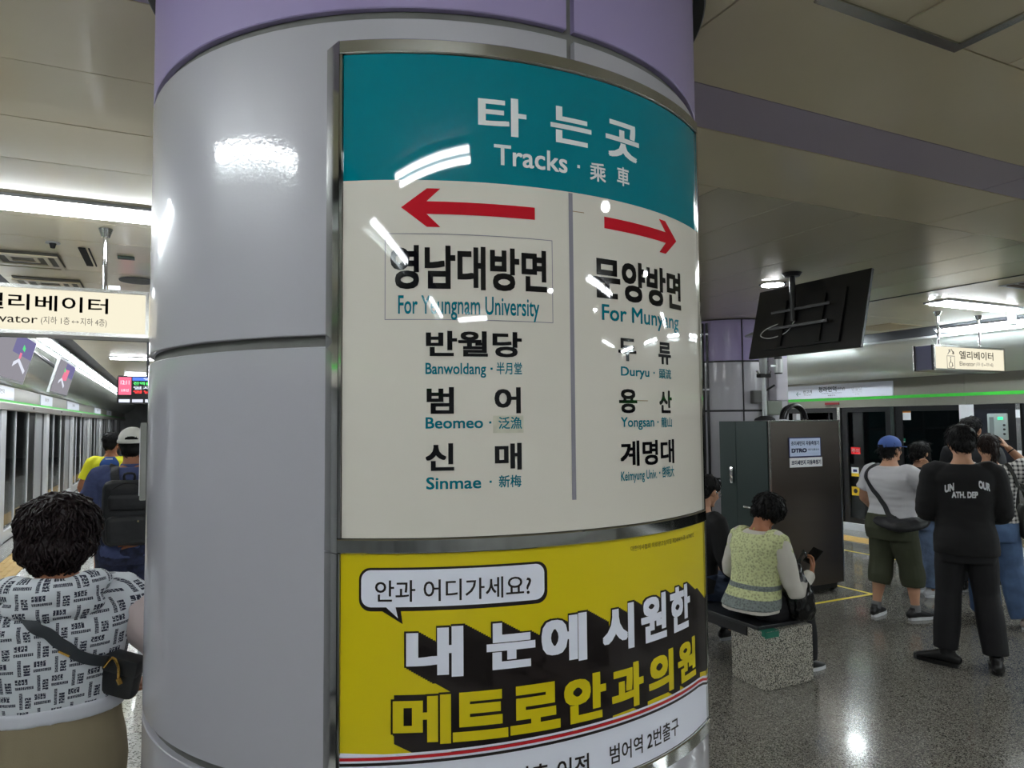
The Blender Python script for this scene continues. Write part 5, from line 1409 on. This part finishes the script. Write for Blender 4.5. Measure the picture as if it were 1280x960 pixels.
def plaid(name):
    m = mat(name, (210, 208, 206), 0.8); nt = m.node_tree; N = nt.nodes; L = nt.links; b = N['Principled BSDF']
    tc = N.new('ShaderNodeTexCoord')
    w1 = N.new('ShaderNodeTexWave'); w1.bands_direction = 'X'; w1.inputs['Scale'].default_value = 9
    w2 = N.new('ShaderNodeTexWave'); w2.bands_direction = 'Z'; w2.inputs['Scale'].default_value = 9
    L.new(tc.outputs['Object'], w1.inputs[0]); L.new(tc.outputs['Object'], w2.inputs[0])
    g1 = N.new('ShaderNodeMath'); g1.operation = 'GREATER_THAN'; g1.inputs[1].default_value = .6; L.new(w1.outputs['Fac'], g1.inputs[0])
    g2 = N.new('ShaderNodeMath'); g2.operation = 'GREATER_THAN'; g2.inputs[1].default_value = .6; L.new(w2.outputs['Fac'], g2.inputs[0])
    ad = N.new('ShaderNodeMath'); ad.operation = 'ADD'; L.new(g1.outputs[0], ad.inputs[0]); L.new(g2.outputs[0], ad.inputs[1])
    mu = N.new('ShaderNodeMath'); mu.operation = 'MULTIPLY'; mu.inputs[1].default_value = .5; L.new(ad.outputs[0], mu.inputs[0])
    r = N.new('ShaderNodeValToRGB'); r.color_ramp.elements[0].color = (*lin((222, 220, 216)), 1); r.color_ramp.elements[1].color = (*lin((24, 24, 30)), 1); L.new(mu.outputs[0], r.inputs[0]); L.new(r.outputs[0], b.inputs['Base Color'])
    return m
def lace(name):
    m = mat(name, (150, 158, 150), 0.85); nt = m.node_tree; N = nt.nodes; L = nt.links; b = N['Principled BSDF']
    tc = N.new('ShaderNodeTexCoord'); v = N.new('ShaderNodeTexVoronoi'); v.inputs['Scale'].default_value = 60; L.new(tc.outputs['Object'], v.inputs['Vector'])
    sz = N.new('ShaderNodeSeparateXYZ'); L.new(tc.outputs['Object'], sz.inputs[0])
    r = N.new('ShaderNodeValToRGB'); r.color_ramp.interpolation = 'CONSTANT'; e = r.color_ramp.elements
    z0, z1 = 0.44, 0.95
    f = lambda z: (z-z0)/(z1-z0)
    e[0].position = 0; e[0].color = (*lin((206, 208, 200)), 1); e[1].position = f(.462); e[1].color = (*lin((118, 126, 124)), 1)
    for z, c in ((.555, (190, 196, 146)), (.610, (112, 120, 118)), (.640, (192, 198, 148))):
        q = e.new(f(z)); q.color = (*lin(c), 1)
    mr = N.new('ShaderNodeMapRange'); mr.inputs['From Min'].default_value = z0; mr.inputs['From Max'].default_value = z1; L.new(sz.outputs[2], mr.inputs[0]); L.new(mr.outputs[0], r.inputs[0])
    hs = N.new('ShaderNodeHueSaturation'); L.new(r.outputs[0], hs.inputs['Color'])
    m2 = N.new('ShaderNodeMapRange'); m2.inputs['From Max'].default_value = 0.6; m2.inputs['To Min'].default_value = 0.55; m2.inputs['To Max'].default_value = 1.25; L.new(v.outputs['Distance'], m2.inputs[0]); L.new(m2.outputs[0], hs.inputs['Value'])
    L.new(hs.outputs[0], b.inputs['Base Color'])
    bp = N.new('ShaderNodeBump'); bp.inputs['Strength'].default_value = 0.6; bp.inputs['Distance'].default_value = .006; L.new(v.outputs['Distance'], bp.inputs['Height']); L.new(bp.outputs[0], b.inputs['Normal'])
    return m
M_khaki = mat('khaki_twill', (138, 126, 100), 0.8, bump=0.05, bscale=300)
M_denim = mat('blue_denim', (72, 96, 132), 0.85, var=0.25, vscale=9, bump=0.05, bscale=300)
M_blk = mat('black_cotton', (17, 17, 19), 0.85)
M_blk2 = mat('black_trouser', (20, 20, 24), 0.8)

# --- near woman in the printed vest
h = 1.52
P1 = Person('woman with dark reddish permed hair and a white vest printed with dark lettering', (-0.285, 2.52, 0), (-0.05, 1.0), h, 1.06, M_skin2, yaw_head=-0.12, vox=0.0075,
    arms=[dict(e=(0.315, -0.03, 1.03), w=(0.262, -0.01, 0.960), d=(-0.9, -0.40, -0.12), n=(0, -0.1, 0.9), curl=0.6, th=-1), dict(e=(-0.29, -0.01, 0.98), w=(-0.27, 0.12, 0.80), d=(0.1, 0.5, -0.8), n=(1, 0, 0), curl=0.5)])
P1.body()
P1.top(mat('pale_pink_sheer_sleeve', (196, 180, 178), 0.6, sheen=0.3), 'long', hem=0.58, t=0.008, name='undershirt', amp=0.004, st=1.12)
mb = MB(); mb.rings(P1.torso_rings(0.030, 0.62, 0.832), 36)
for s in (0, 1):
    sh = P1.sh[s]; e = P1.arms[s]['e']; mb.tube([sh.lerp(Vector((0, sh.y, sh.z)), .35), sh, sh.lerp(e, .16)], [.074, .072, .070], 18, smooth=2)
P1.garment('vest', print_fabric(), mb, 0.010, (5, 5, 8))
# hood lying on the back, built as soft rolls
mb = MB(); b = P1.up(0.838*h, 0, 0)
mb.tube([b+Vector((-.125, -.02, -.005)), b+Vector((-.10, -.085, .015)), b+Vector((-.04, -.125, .005)), b+Vector((.04, -.125, 0)), b+Vector((.10, -.085, .015)), b+Vector((.12, -.02, 0))], [.034, .042, .044, .044, .042, .034], 14, smooth=4, round_ends=True)
mb.ellipsoid(b+Vector((0, -.120, -.035)), (.130, .042, .045))
P1.garment('hood', MATS['printed_white_cotton'], mb, 0.012, (9, 9, 12), vox=.006)
mb = MB(); r0 = P1.torso_rings(0.034, 0.62, 0.62)[0]
mb.rings([(r0[0], r0[1], .912, r0[3]+.004, r0[4]+.004), (r0[0], r0[1], .955, r0[3], r0[4])], 36)
P1.garment('hem_band', mat('white_hem', (206, 208, 216), 0.8), mb, 0.004, (5, 5, 5))
P1.bottom(M_khaki, hem=0.9, t=0.026, knee=1.15, ankle=1.3, amp=0.010, waist=0.62)
P1.shoes(M_black, M_postg)
P1.hair(M_hair_red, [((0, -.06, .62), (.50, .52, .45)), ((0, -.20, .38), (.46, .38, .36)), ((.24, -.05, .45), (.25, .32, .30)), ((-.24, -.05, .45), (.25, .32, .30)), ((0, -.22, .16), (.33, .24, .20))], amp=0.016, sc=(20, 20, 18), locks=1300, lock_len=0.038, vox=.0055, lr=1.1)
_bv = P1.BV; P1.BV = [q for i_, q in enumerate(_bv) if i_ != 2]
bag = P1.worn('crossbody_bag', 'small black leather crossbody bag with gold clasp under the woman\'s right elbow', 'bag')
P1.ribbon([(-.085, -.16, 1.255), (-.045, -.20, 1.205), (.0, -.24, 1.15), (.05, -.23, 1.105), (.10, -.19, 1.075), (.15, -.13, 1.06)], .030, .003, mat('slate_leather_strap', (44, 50, 56), 0.45), 'strap', bag, off=.010)
mb = MB(); mb.box(-.062, -.026, -.07, .062, .026, .05, .016); bb = mb.build('bag_body', mat('black_leather', (22, 24, 26), 0.42, bump=.05, bscale=150), bag, True)
bb.location = (0.168, -.105, 1.025); bb.rotation_euler = (0.1, 0.25, -0.55)
mb = MB(); mb.box(-.064, -.029, .0, .064, .029, .054, .012); fl_ = mb.build('flap', MATS['black_leather'], bag, True); fl_.location = bb.location; fl_.rotation_euler = bb.rotation_euler
gold = mat('gold_metal', (222, 176, 92), 0.2, metal=1.0)
mb = MB(); mb.tube([(-.03, -.034, .02), (-.01, -.036, .055), (.012, -.036, .035), (.02, -.036, .0)], .004, 8, smooth=3).tube([(.02, -.036, .0), (.03, -.037, -.014)], .007, 8); c_ = mb.build('clasp', gold, bag, True); c_.location = bb.location; c_.rotation_euler = bb.rotation_euler
mb = MB(); a, n = P1.near((.03, -.24, 1.10), .012); mb.box(-.016, -.003, -.003, .016, .003, .003, .001); c_ = mb.build('buckle', gold, bag); c_.location = a; c_.rotation_euler = (0, .6, 0)

# --- man with white cap and backpack
h = 1.71
P2 = Person('man in a white backward cap, navy polo and patterned navy shorts wearing a black backpack', (-0.225, 5.95, 0), (0.02, 1.0), h, 1.08, M_skin2,
    arms=[dict(e=(.25, -.06, 1.10), w=(.10, -.20, .93), d=(-.9, -.15, -.1), n=(0, -1, 0), curl=0.2), dict(e=(-.30, .10, 1.12), w=(-.24, .30, 1.0), d=(0.3, .8, -.2), n=(1, 0, 0), curl=0.5)])
P2.body()
navy = mat('navy_knit_polo', (70, 80, 122), 0.85, var=.1, vscale=60)
P2.top(navy, 'short', hem=0.47, t=.022, name='polo_shirt', flare=.01)
mb = MB(); b = P2.up(.845*h, 0, -.008*h); mb.tube([b+Vector((0, 0, -.025)), b+Vector((0, 0, .022))], [(.085, .082), (.070, .070)], 20); P2.garment('collar', navy, mb, .003, vox=.006)
P2.bottom(mat('patterned_navy_shorts', (34, 40, 68), .8, var=.6, vscale=26), hem=-0.06, t=.03, knee=1.5, name='shorts')
P2.shoes(M_postw, M_postw, socks=M_postw)
P2.hair(M_hair, [((0, -.09, .60), (.37, .43, .38)), ((0, -.22, .36), (.31, .26, .26))], amp=.006, locks=120, lock_len=.03)
mb = MB(); S_ = P2.hh
mb.ellipsoid((0, -.07*S_, .70*S_), (.405*S_, .475*S_, .385*S_), P2.HM, 26, 16); vs, ns, fs = remesh(mb, .006, 2)
keep = [i for i, f in enumerate(fs) if (P2.HM.inverted() @ vs[f[0]]).z > .60*S_ and not ((P2.HM.inverted() @ vs[f[0]]).y < -.30*S_ and abs((P2.HM.inverted() @ vs[f[0]]).x) < .20*S_ and (P2.HM.inverted() @ vs[f[0]]).z < .80*S_-0.9*abs((P2.HM.inverted() @ vs[f[0]]).x)*abs((P2.HM.inverted() @ vs[f[0]]).x)/S_*2)]
cap = raw('cap', vs, [fs[i] for i in keep], mat('white_cap_cotton', (216, 214, 208), .8), P2.root)
mb = MB(); pts = [P2.HM @ Vector((.41*S_*math.sin(a), -.07*S_-.47*S_*math.cos(a), .625*S_)) for a in [q*PI/12 for q in range(-6, 7)]]
mb.tube(pts, [(.006, .014)]*13, 8, lateral=(0, 1, 0)).build('cap_strap', MATS['white_cap_cotton'], cap, True)
bp = P2.worn('backpack', 'black backpack with front pocket on the back of the man in the white cap', 'backpack')
fab = mat('black_nylon', (24, 25, 29), .55, bump=.15, bscale=40)
mb = MB(); mb.box(-.165, -.30, .90, .165, -.150, 1.36, .055); vs, ns, fs = remesh(mb, .009, 3); vs = folds(vs, ns, .012, (8, 8, 8)); raw('main_bag', vs, fs, fab, bp)
mb = MB(); mb.box(-.135, -.345, .92, .135, -.285, 1.12, .035); vs, ns, fs = remesh(mb, .008, 2); raw('front_pocket', folds(vs, ns, .01, (9, 9, 9)), fs, fab, bp)
mb = MB(); mb.box(-.125, -.325, 1.15, .125, -.280, 1.27, .03); vs, ns, fs = remesh(mb, .008, 2); raw('front_pocket', folds(vs, ns, .008, (9, 9, 9)), fs, fab, bp)
MB().tube([(-.10, -.306, 1.30), (-.05, -.318, 1.335), (0, -.32, 1.345), (.05, -.318, 1.335), (.10, -.306, 1.30)], .005, 6, smooth=3).build('zip', M_dark, bp, True)
MB().tube([(-.03, -.20, 1.35), (-.03, -.21, 1.40), (.03, -.21, 1.40), (.03, -.20, 1.35)], .009, 8, smooth=3).build('grab_handle', fab, bp, True)
MB().box(.06, -.352, 1.075, .072, -.344, 1.087).build('metal_tag', M_chrome, bp)
for s in (1, -1): P2.ribbon([(s*.09, -.17, 1.33), (s*.105, -.10, 1.44), (s*.115, .01, 1.45), (s*.125, .12, 1.36), (s*.13, .15, 1.22), (s*.155, .12, 1.08)], .055, .006, fab, 'shoulder_strap', bp, off=.010)

# --- cyclist in blue and yellow jersey
h = 1.66
P3 = Person('man in a blue cycling jersey with bright yellow sleeves, farther down the left platform', (-0.54, 9.0, 0), (0.1, 1.0), h, 0.97, M_skin2, yaw_head=-.3,
    arms=[dict(e=(.24, -.03, 1.08), w=(.18, .20, .98), d=(-.2, .8, 0), n=(-1, 0, 0), curl=.5), dict(e=(-.28, -.02, 1.07), w=(-.19, .14, .97), d=(.6, .6, -.2), n=(1, 0, 0), curl=.5)])
P3.body()
P3.top(mat('bright_yellow_jersey', (226, 224, 30), .7), 'short', hem=.50, t=.014, name='jersey', amp=.004)
mb = MB(); b = P3.up(0, 0, 0)
rs = P3.torso_rings(.019, .50, .845); rs = [(r[0], r[1], r[2], r[3]*.72 if r[2] > .70*h else r[3]*.93, r[4]*1.07) for r in rs]; mb.rings(rs, 30)
P3.garment('blue_panel', mat('royal_blue_jersey', (20, 66, 132), .7), mb, .003)
vs_, fs_ = text_fit('SPORT', (-.03, 1.375, .03, 1.39), .02)
MB().box(-.035, P3.near((0, -.3, 1.38), .004)[0].y-.001, 1.375, .035, P3.near((0, -.3, 1.38), .004)[0].y, 1.388).build('collar_mark', M_paper, P3.root)
P3.bottom(mat('dark_shorts', (24, 24, 30), .8), hem=-.1, t=.02, knee=1.3, name='shorts')
P3.shoes(M_black, M_postg); P3.hair(M_hair, SHORT, .007, locks=150, lock_len=.03)

# --- seated man in black
h = 1.70; st = .40
P4 = Person('seated man in black shirt with glasses, partly hidden by the column edge', (3.64, 4.33, 0), (1.0, -0.06), h, 1.05, M_skin, lean=.18, seated=st, pitch_head=.22, yaw_head=.1,
    arms=[dict(e=(.25, .13, .66), w=(.14, .33, .56), d=(-.6, .7, 0), n=(0, .2, 1), curl=.5), dict(e=(-.25, .13, .66), w=(-.10, .33, .56), d=(.6, .7, 0), n=(0, .2, 1), curl=.5)],
    legs=[[(.12, .40, .46), (.13, .42, .075), (.1, 1, 0)], [(-.12, .40, .46), (-.13, .42, .075), (-.1, 1, 0)]])
P4.body(); P4.top(M_blk, 'long', hem=.50, t=.018, name='shirt'); P4.bottom(mat('dark_denim', (50, 62, 84), .85), hem=.92, t=.016, knee=1.1, ankle=1.2, name='jeans')
P4.shoes(M_black, M_postg); P4.hair(M_hair, SHORT, .008, locks=160, lock_len=.035)
g_ = MB(); S_ = P4.hh
for s in (1, -1):
    pts = [P4.HM @ Vector((s*.14*S_+.085*S_*math.cos(a), .40*S_, .47*S_+.07*S_*math.sin(a))) for a in [q*PI/6 for q in range(13)]]; g_.tube(pts, .003, 6)
    g_.tube([P4.HM @ Vector((s*.225*S_, .40*S_, .50*S_)), P4.HM @ Vector((s*.345*S_, .15*S_, .50*S_)), P4.HM @ Vector((s*.37*S_, -.04*S_, .49*S_))], .0035, 6)
g_.build('glasses', mat('pale_glasses_frame', (190, 194, 198), .2, metal=.8), P4.root, True)

# --- seated woman in the yellow knit vest
h = 1.52; st = .40
P5 = Person('seated woman with short dark curly hair in a pale green knit vest, seen from behind', (3.62, 3.70, 0), (0.95, 0.10), h, 1.03, M_skin2, lean=.20, seated=st, pitch_head=.55, yaw_head=-.1,
    arms=[dict(e=(.245, .13, .60), w=(.22, .34, .70), d=(-.15, .55, .55), n=(-.7, -.2, .3), curl=.55), dict(e=(-.265, .09, .67), w=(-.10, .27, .62), d=(.8, .5, .1), n=(0, .3, 1), curl=.5)],
    legs=[[(.11, .38, .45), (.12, .40, .07), (.1, 1, 0)], [(-.11, .38, .45), (-.12, .40, .07), (-.1, 1, 0)]])
P5.body()
P5.top(mat('cream_cotton', (206, 202, 192), .8), 'long', hem=.50, t=.014, name='long_sleeved_top', flare=.02)
mb = MB(); rs = P5.torso_rings(.026, .50, .832, flare=.015); rs = [(q[0], q[1], q[2]+(.02 if i_ == 0 else 0), q[3], q[4]) for i_, q in enumerate(rs)]; mb.rings(rs, 34)
for s in (0, 1):
    sh = P5.sh[s]; e = P5.arms[s]['e']; mb.tube([sh.lerp(Vector((0, sh.y, sh.z)), .35), sh, sh.lerp(e, .40)], [.074, .072, .066], 18, smooth=2)
P5.garment('knit_vest', lace('pale_green_knit'), mb, .006, (5, 5, 8))
mb = MB(); b = P5.up(.845*h, 0, -.006*h); mb.tube([b+Vector((0, -.004, -.02)), b+Vector((0, .004, .012))], [(.072, .066), (.056, .054)], 20); P5.garment('collar', mat('lime_collar', (176, 190, 84), .8), mb, .003, vox=.006)
P5.bottom(M_blk2, hem=.95, t=.016, knee=1.1, ankle=1.2); P5.shoes(M_black, M_postw)
P5.hair(M_hair, [((0, -.05, .64), (.50, .54, .46)), ((0, -.22, .40), (.42, .33, .34)), ((.22, .0, .48), (.25, .34, .30)), ((-.22, .0, .48), (.25, .34, .30))], amp=.016, sc=(20, 20, 18), locks=500, lock_len=.04)
t = P5.worn('mobile_phone', 'black mobile phone held up by the seated woman in the knit vest', 'phone')
o = MB().box(-.037, -.005, -.075, .037, .005, .075, .004).build('case', M_blackplastic, t); o.location = (.165, .445, .795); o.rotation_euler = (-.95, .35, .25)
o2 = MB().box(-.034, -.0062, -.071, .034, -.0051, .071).build('screen', MATS['dark_screen'], o)
# black plastic bag beside her
t = thing('plastic_bag', 'crumpled black plastic bag with tied handles on the granite bench beside the seated woman', 'bag', (3.86, 3.52, .4005))
mb = MB(); mb.tube([(0, 0, .004), (0, 0, .05), (0, 0, .13), (-.01, 0, .21), (-.01, 0, .27)], [(.060, .075), (.085, .105), (.080, .10), (.045, .055), (.018, .02)], 22, smooth=3)
for s in (1, -1): mb.tube([(-.01, 0, .25), (-.01, s*.03, .30), (-.01, s*.06, .33), (-.01, s*.085, .30)], [.016, .013, .010, .004], 8, smooth=3)
vs, ns, fs = remesh(mb, .006, 1); vs = folds(vs, ns, .026, (22, 22, 10)); zmin = min(v.z for v in vs); vs = [Vector((v.x, v.y*1.1, (v.z-zmin)*1.4)) for v in vs]
raw('bag_film', vs, fs, mat('black_plastic_film', (14, 14, 15), .22, coat=.3), t)

# --- woman in blue cap, white T-shirt
h = 1.58
P6 = Person('woman in a blue baseball cap, white T-shirt and olive cropped trousers', (5.80, 4.22, 0), (1.0, -0.05), h, 1.18, M_skin, yaw_head=-.15,
    arms=[dict(e=(.29, .12, 1.14), w=(.14, .30, 1.27), d=(-.3, .25, .9), n=(-.3, -.6, 0), curl=.7), dict(e=(-.29, .0, 1.04), w=(-.33, .14, .93), d=(-.3, .7, -.35), n=(.6, 0, .5), curl=.3)],
    legs=[[(.105, .09, .44), (.12, .10, .071), (.15, 1, 0)], [(-.105, -.03, .44), (-.115, -.10, .071), (-.35, 1, 0)]])
P6.body(); P6.top(mat('white_tshirt', (196, 196, 200), .8), 'short', hem=.50, t=.018, amp=.012, sc=(3.5, 3.5, 14), st=1.08)
P6.bottom(mat('olive_cotton', (62, 66, 48), .85, bump=.05, bscale=200), hem=.42, t=.018, knee=1.12, ankle=1.35, name='cropped_trousers', amp=.010)
P6.shoes(M_black, M_postw, L_=.26, socks=mat('grey_socks', (120, 120, 122), .8), swoosh=M_postw, laces=M_postw)
P6.hair(M_hair, [((0, -.08, .56), (.37, .42, .36)), ((0, -.22, .32), (.30, .24, .24)), ((0, -.46, .50), (.12, .14, .10))], amp=.007, locks=200, lock_len=.05)
S_ = P6.hh; mb = MB(); mb.ellipsoid((0, -.06*S_, .68*S_), (.405*S_, .47*S_, .395*S_), P6.HM, 26, 16); vs, ns, fs = remesh(mb, .006, 2)
inv = P6.HM.inverted(); fs2 = [f for f in fs if (inv @ vs[f[0]]).z > .60*S_ and not ((inv @ vs[f[0]]).y < -.36*S_ and abs((inv @ vs[f[0]]).x) < .13*S_ and (inv @ vs[f[0]]).z < .72*S_)]
mc = mat('denim_blue_cap', (74, 102, 170), .75)
cap = raw('cap', vs, fs2, mc, P6.root)
mb = MB(); prof = []
for k in range(9):
    a = -.95+1.9*k/8; prof.append((.36*math.sin(a), .28+.42*math.cos(a)))
top_ = [P6.HM @ Vector((x*S_, y*S_, (.62-.10*(y-.3)-.25*x*x)*S_+.006)) for x, y in prof]; top_b = [P6.HM @ Vector((x*S_*1.0, .26*S_+.05*S_*math.cos(x*3), .635*S_)) for x, y in prof]
vs = top_+top_b+[q-Vector((0, 0, .006)) for q in top_+top_b]; n = 9; fs = []
for k in range(8): fs += [(k, k+1, n+k+1, n+k), (2*n+k+1, 2*n+k, 3*n+k, 3*n+k+1), (k+1, k, 2*n+k, 2*n+k+1), (n+k, n+k+1, 3*n+k+1, 3*n+k)]
fs += [(0, n, 3*n, 2*n), (n-1, 3*n-1, 4*n-1, 2*n-1)]
raw('cap_peak', vs, fs, mc, cap, False)
MB().ellipsoid((0, -.06*S_, 1.077*S_), (.022*S_, .022*S_, .012*S_), P6.HM, 10, 6).build('cap_button', mc, cap, True)
t = P6.worn('crossbody_bag', 'black crossbody bag with wide strap worn by the woman in the blue cap', 'bag')
P6.ribbon([(-.12, .03, 1.33), (-.14, -.10, 1.26), (-.10, -.20, 1.16), (.02, -.24, 1.03), (.14, -.22, .93), (.22, -.12, .87), (.25, 0, .86)], .042, .004, fab, 'strap', t, off=.008)
mb = MB(); mb.tube([(.06, -.235, .87), (.20, -.205, .845), (.285, -.08, .86), (.29, .03, .88)], [(.03, .05), (.045, .075), (.045, .075), (.03, .05)], 16, smooth=4, round_ends=True, lateral=(1, 0, 0)); vs, ns, fs = remesh(mb, .007, 2)
raw('bag_body', folds(vs, ns, .01, (12, 12, 12)), fs, fab, t)

# --- dark haired girl in black top and jeans
h = 1.50
P7 = Person('young woman with tied black hair, black top, faded jeans and white trainers, looking right', (6.80, 4.62, 0), (0.97, -0.22), h, 0.98, M_skin, yaw_head=.05,
    legs=[[(.09, .03, .43), (.10, -.02, .0675), (.1, 1, 0)], [(-.08, .02, .43), (-.09, .05, .0675), (-.1, 1, 0)]])
P7.body(); P7.top(M_blk, 'long', hem=.50, t=.026, name='jacket'); P7.bottom(mat('faded_denim', (104, 124, 156), .85, var=.4, vscale=10), hem=.93, t=.022, knee=1.0, ankle=1.3, name='jeans', amp=.012)
P7.shoes(M_postw, M_postw, laces=M_postg)
P7.hair(M_hair, [((0, -.09, .64), (.40, .45, .39)), ((0, -.26, .42), (.32, .26, .30)), ((.30, .08, .42), (.06, .16, .26)), ((-.30, .08, .42), (.06, .16, .26)), ((0, -.50, .34), (.17, .15, .17)), ((0, .12, .84), (.28, .26, .18))], amp=.007, locks=260, lock_len=.06)

# --- man in the black sweatshirt
h = 1.69
P8 = Person('man in black sweatshirt with arched white lettering on the back and black trousers', (5.10, 3.15, 0), (0.78, 0.62), h, 0.97, M_skin, yaw_head=.25, pitch_head=.1,
    arms=[dict(e=(.235, .02, 1.09), w=(.16, .22, 1.02), d=(-.7, .7, 0), n=(-.3, 0, -1), curl=.5), dict(e=(-.235, .02, 1.09), w=(-.16, .22, 1.02), d=(.7, .7, 0), n=(.3, 0, -1), curl=.5)],
    legs=[[(.115, .01, .48), (.15, -.04, .076), (.1, 1, 0)], [(-.115, .02, .48), (-.15, .0, .076), (-1.0, .55, 0)]])
P8.body(); P8.top(M_blk, 'long', hem=.46, t=.024, name='sweatshirt', amp=.012, st=1.0, flare=.005)
P8.bottom(M_blk2, hem=.90, t=.012, knee=1.05, ankle=1.25, amp=.006); P8.shoes(M_black, M_blackplastic, L_=.29, socks=M_black)
P8.hair(M_hair, [((0, -.09, .66), (.40, .46, .39)), ((0, -.25, .42), (.33, .27, .31)), ((0, .10, .80), (.32, .32, .24)), ((.3, -.06, .52), (.10, .25, .18)), ((-.3, -.06, .52), (.10, .25, .18))], .008, locks=260, lock_len=.04)
bv = P8.BV[0]
def back_text(s, x0, x1, z0, z1, bold, tilt=0.0):
    vs, fs = text_fit(s, (x0, z0, x1, z1), bold); out = []
    bm = bmesh.new(); bvv = [bm.verts.new((a, b+tilt*(a-(x0+x1)/2), 0)) for a, b in vs]
    for f in fs:
        try: bm.faces.new([bvv[i] for i in f])
        except Exception: pass
    bmesh.ops.triangulate(bm, faces=bm.faces[:]); bm.verts.index_update()
    for q in bm.verts:
        hit = bv.ray_cast(Vector((q.co.x, -.8, q.co.y)), Vector((0, 1, 0)))
        out.append((hit[0]+Vector((0, -.0045, 0))) if hit[0] else Vector((q.co.x, -.15, q.co.y)))
    raw('lettering', out, [[v.index for v in f.verts] for f in bm.faces], M_paper, P8.root, False); bm.free()
back_text('UN', -.125, -.070, 1.235, 1.290, .05, .35); back_text('OUR', .075, .145, 1.255, 1.310, .05, -.35)
back_text('ATH. DEP', -.085, .070, 1.195, 1.240, .05, .03)

# --- woman in plaid shirt, arm raised
h = 1.60
P9 = Person('woman with brown ponytail in plaid shirt and wide jeans, arm raised to her head', (6.40, 3.72, 0), (0.80, 0.60), h, 1.0, M_skin, pitch_head=.15, yaw_head=.3,
    arms=[dict(e=(.31, .06, 1.30), w=(.15, .10, 1.49), d=(-.45, 0, .7), n=(-.6, .2, -.3), curl=.5), dict(e=(-.24, .04, 1.03), w=(-.14, .24, 1.0), d=(.6, .7, 0), n=(.3, 0, -1), curl=.5)],
    legs=[[(.13, .0, .46), (.21, -.08, .072), (.35, -.2, 0)], [(-.08, .06, .46), (-.05, .12, .072), (.0, 1, 0)]])
P9.legs[0][2][:] = (.55, .8, 0)
P9.body(); P9.top(plaid('black_white_plaid'), 'short', hem=.54, t=.028, name='shirt', amp=.012, st=1.3)
P9.bottom(M_denim, hem=.97, t=.020, knee=1.12, ankle=1.8, name='wide_jeans', amp=.013); P9.shoes(mat('striped_trainer', (190, 176, 168), .6), M_postw)
P9.hair(M_hair_br, [((0, -.08, .66), (.385, .44, .38)), ((0, -.22, .46), (.31, .26, .28)), ((0, .08, .8), (.29, .30, .22)), ((0, -.50, .52), (.11, .13, .14)), ((0, -.52, .28), (.13, .11, .25)), ((0, -.47, .02), (.09, .08, .24))], amp=.006, locks=240, lock_len=.06)
MB().tube([P9.arms[0]['e'].lerp(P9.arms[0]['w'], .84), P9.arms[0]['e'].lerp(P9.arms[0]['w'], .88)], .031, 14).build('bracelet', M_dark, P9.root, True)
t = P9.worn('tote_bag', 'dark olive shoulder bag hanging at the right side of the woman in plaid', 'bag')
mb = MB(); mb.box(.20, -.10, .72, .34, .16, 1.02, .04); vs, ns, fs = remesh(mb, .009, 3); raw('bag_body', folds(vs, ns, .02, (9, 9, 7)), fs, mat('dark_olive_canvas', (44, 46, 42), .8), t)
P9.ribbon([(.27, -.06, 1.01), (.24, -.12, 1.15), (.15, -.12, 1.30), (.13, .0, 1.34), (.15, .12, 1.28), (.25, .14, 1.12), (.27, .10, 1.01)], .03, .004, MATS['dark_olive_canvas'], 'strap', t, off=.008, free=(0, 5))

# --- tall man behind
h = 1.75
P10 = Person('tall dark haired man at the back, mostly hidden behind the plaid shirt woman', (7.36, 4.44, 0), (0.95, 0.3), h, 1.0, M_skin, yaw_head=-.2)
P10.body(); P10.top(mat('charcoal_tshirt', (40, 42, 46), .8), 'short', hem=.48, t=.018); P10.bottom(M_blk2, hem=.93, t=.02, knee=1.15, ankle=1.4); P10.shoes(M_black, M_postg); P10.hair(M_hair, SHORT, .010, locks=260, lock_len=.045)

if _txt: bpy.data.objects.remove(_txt[0])
bpy.data.scenes.remove(TS)
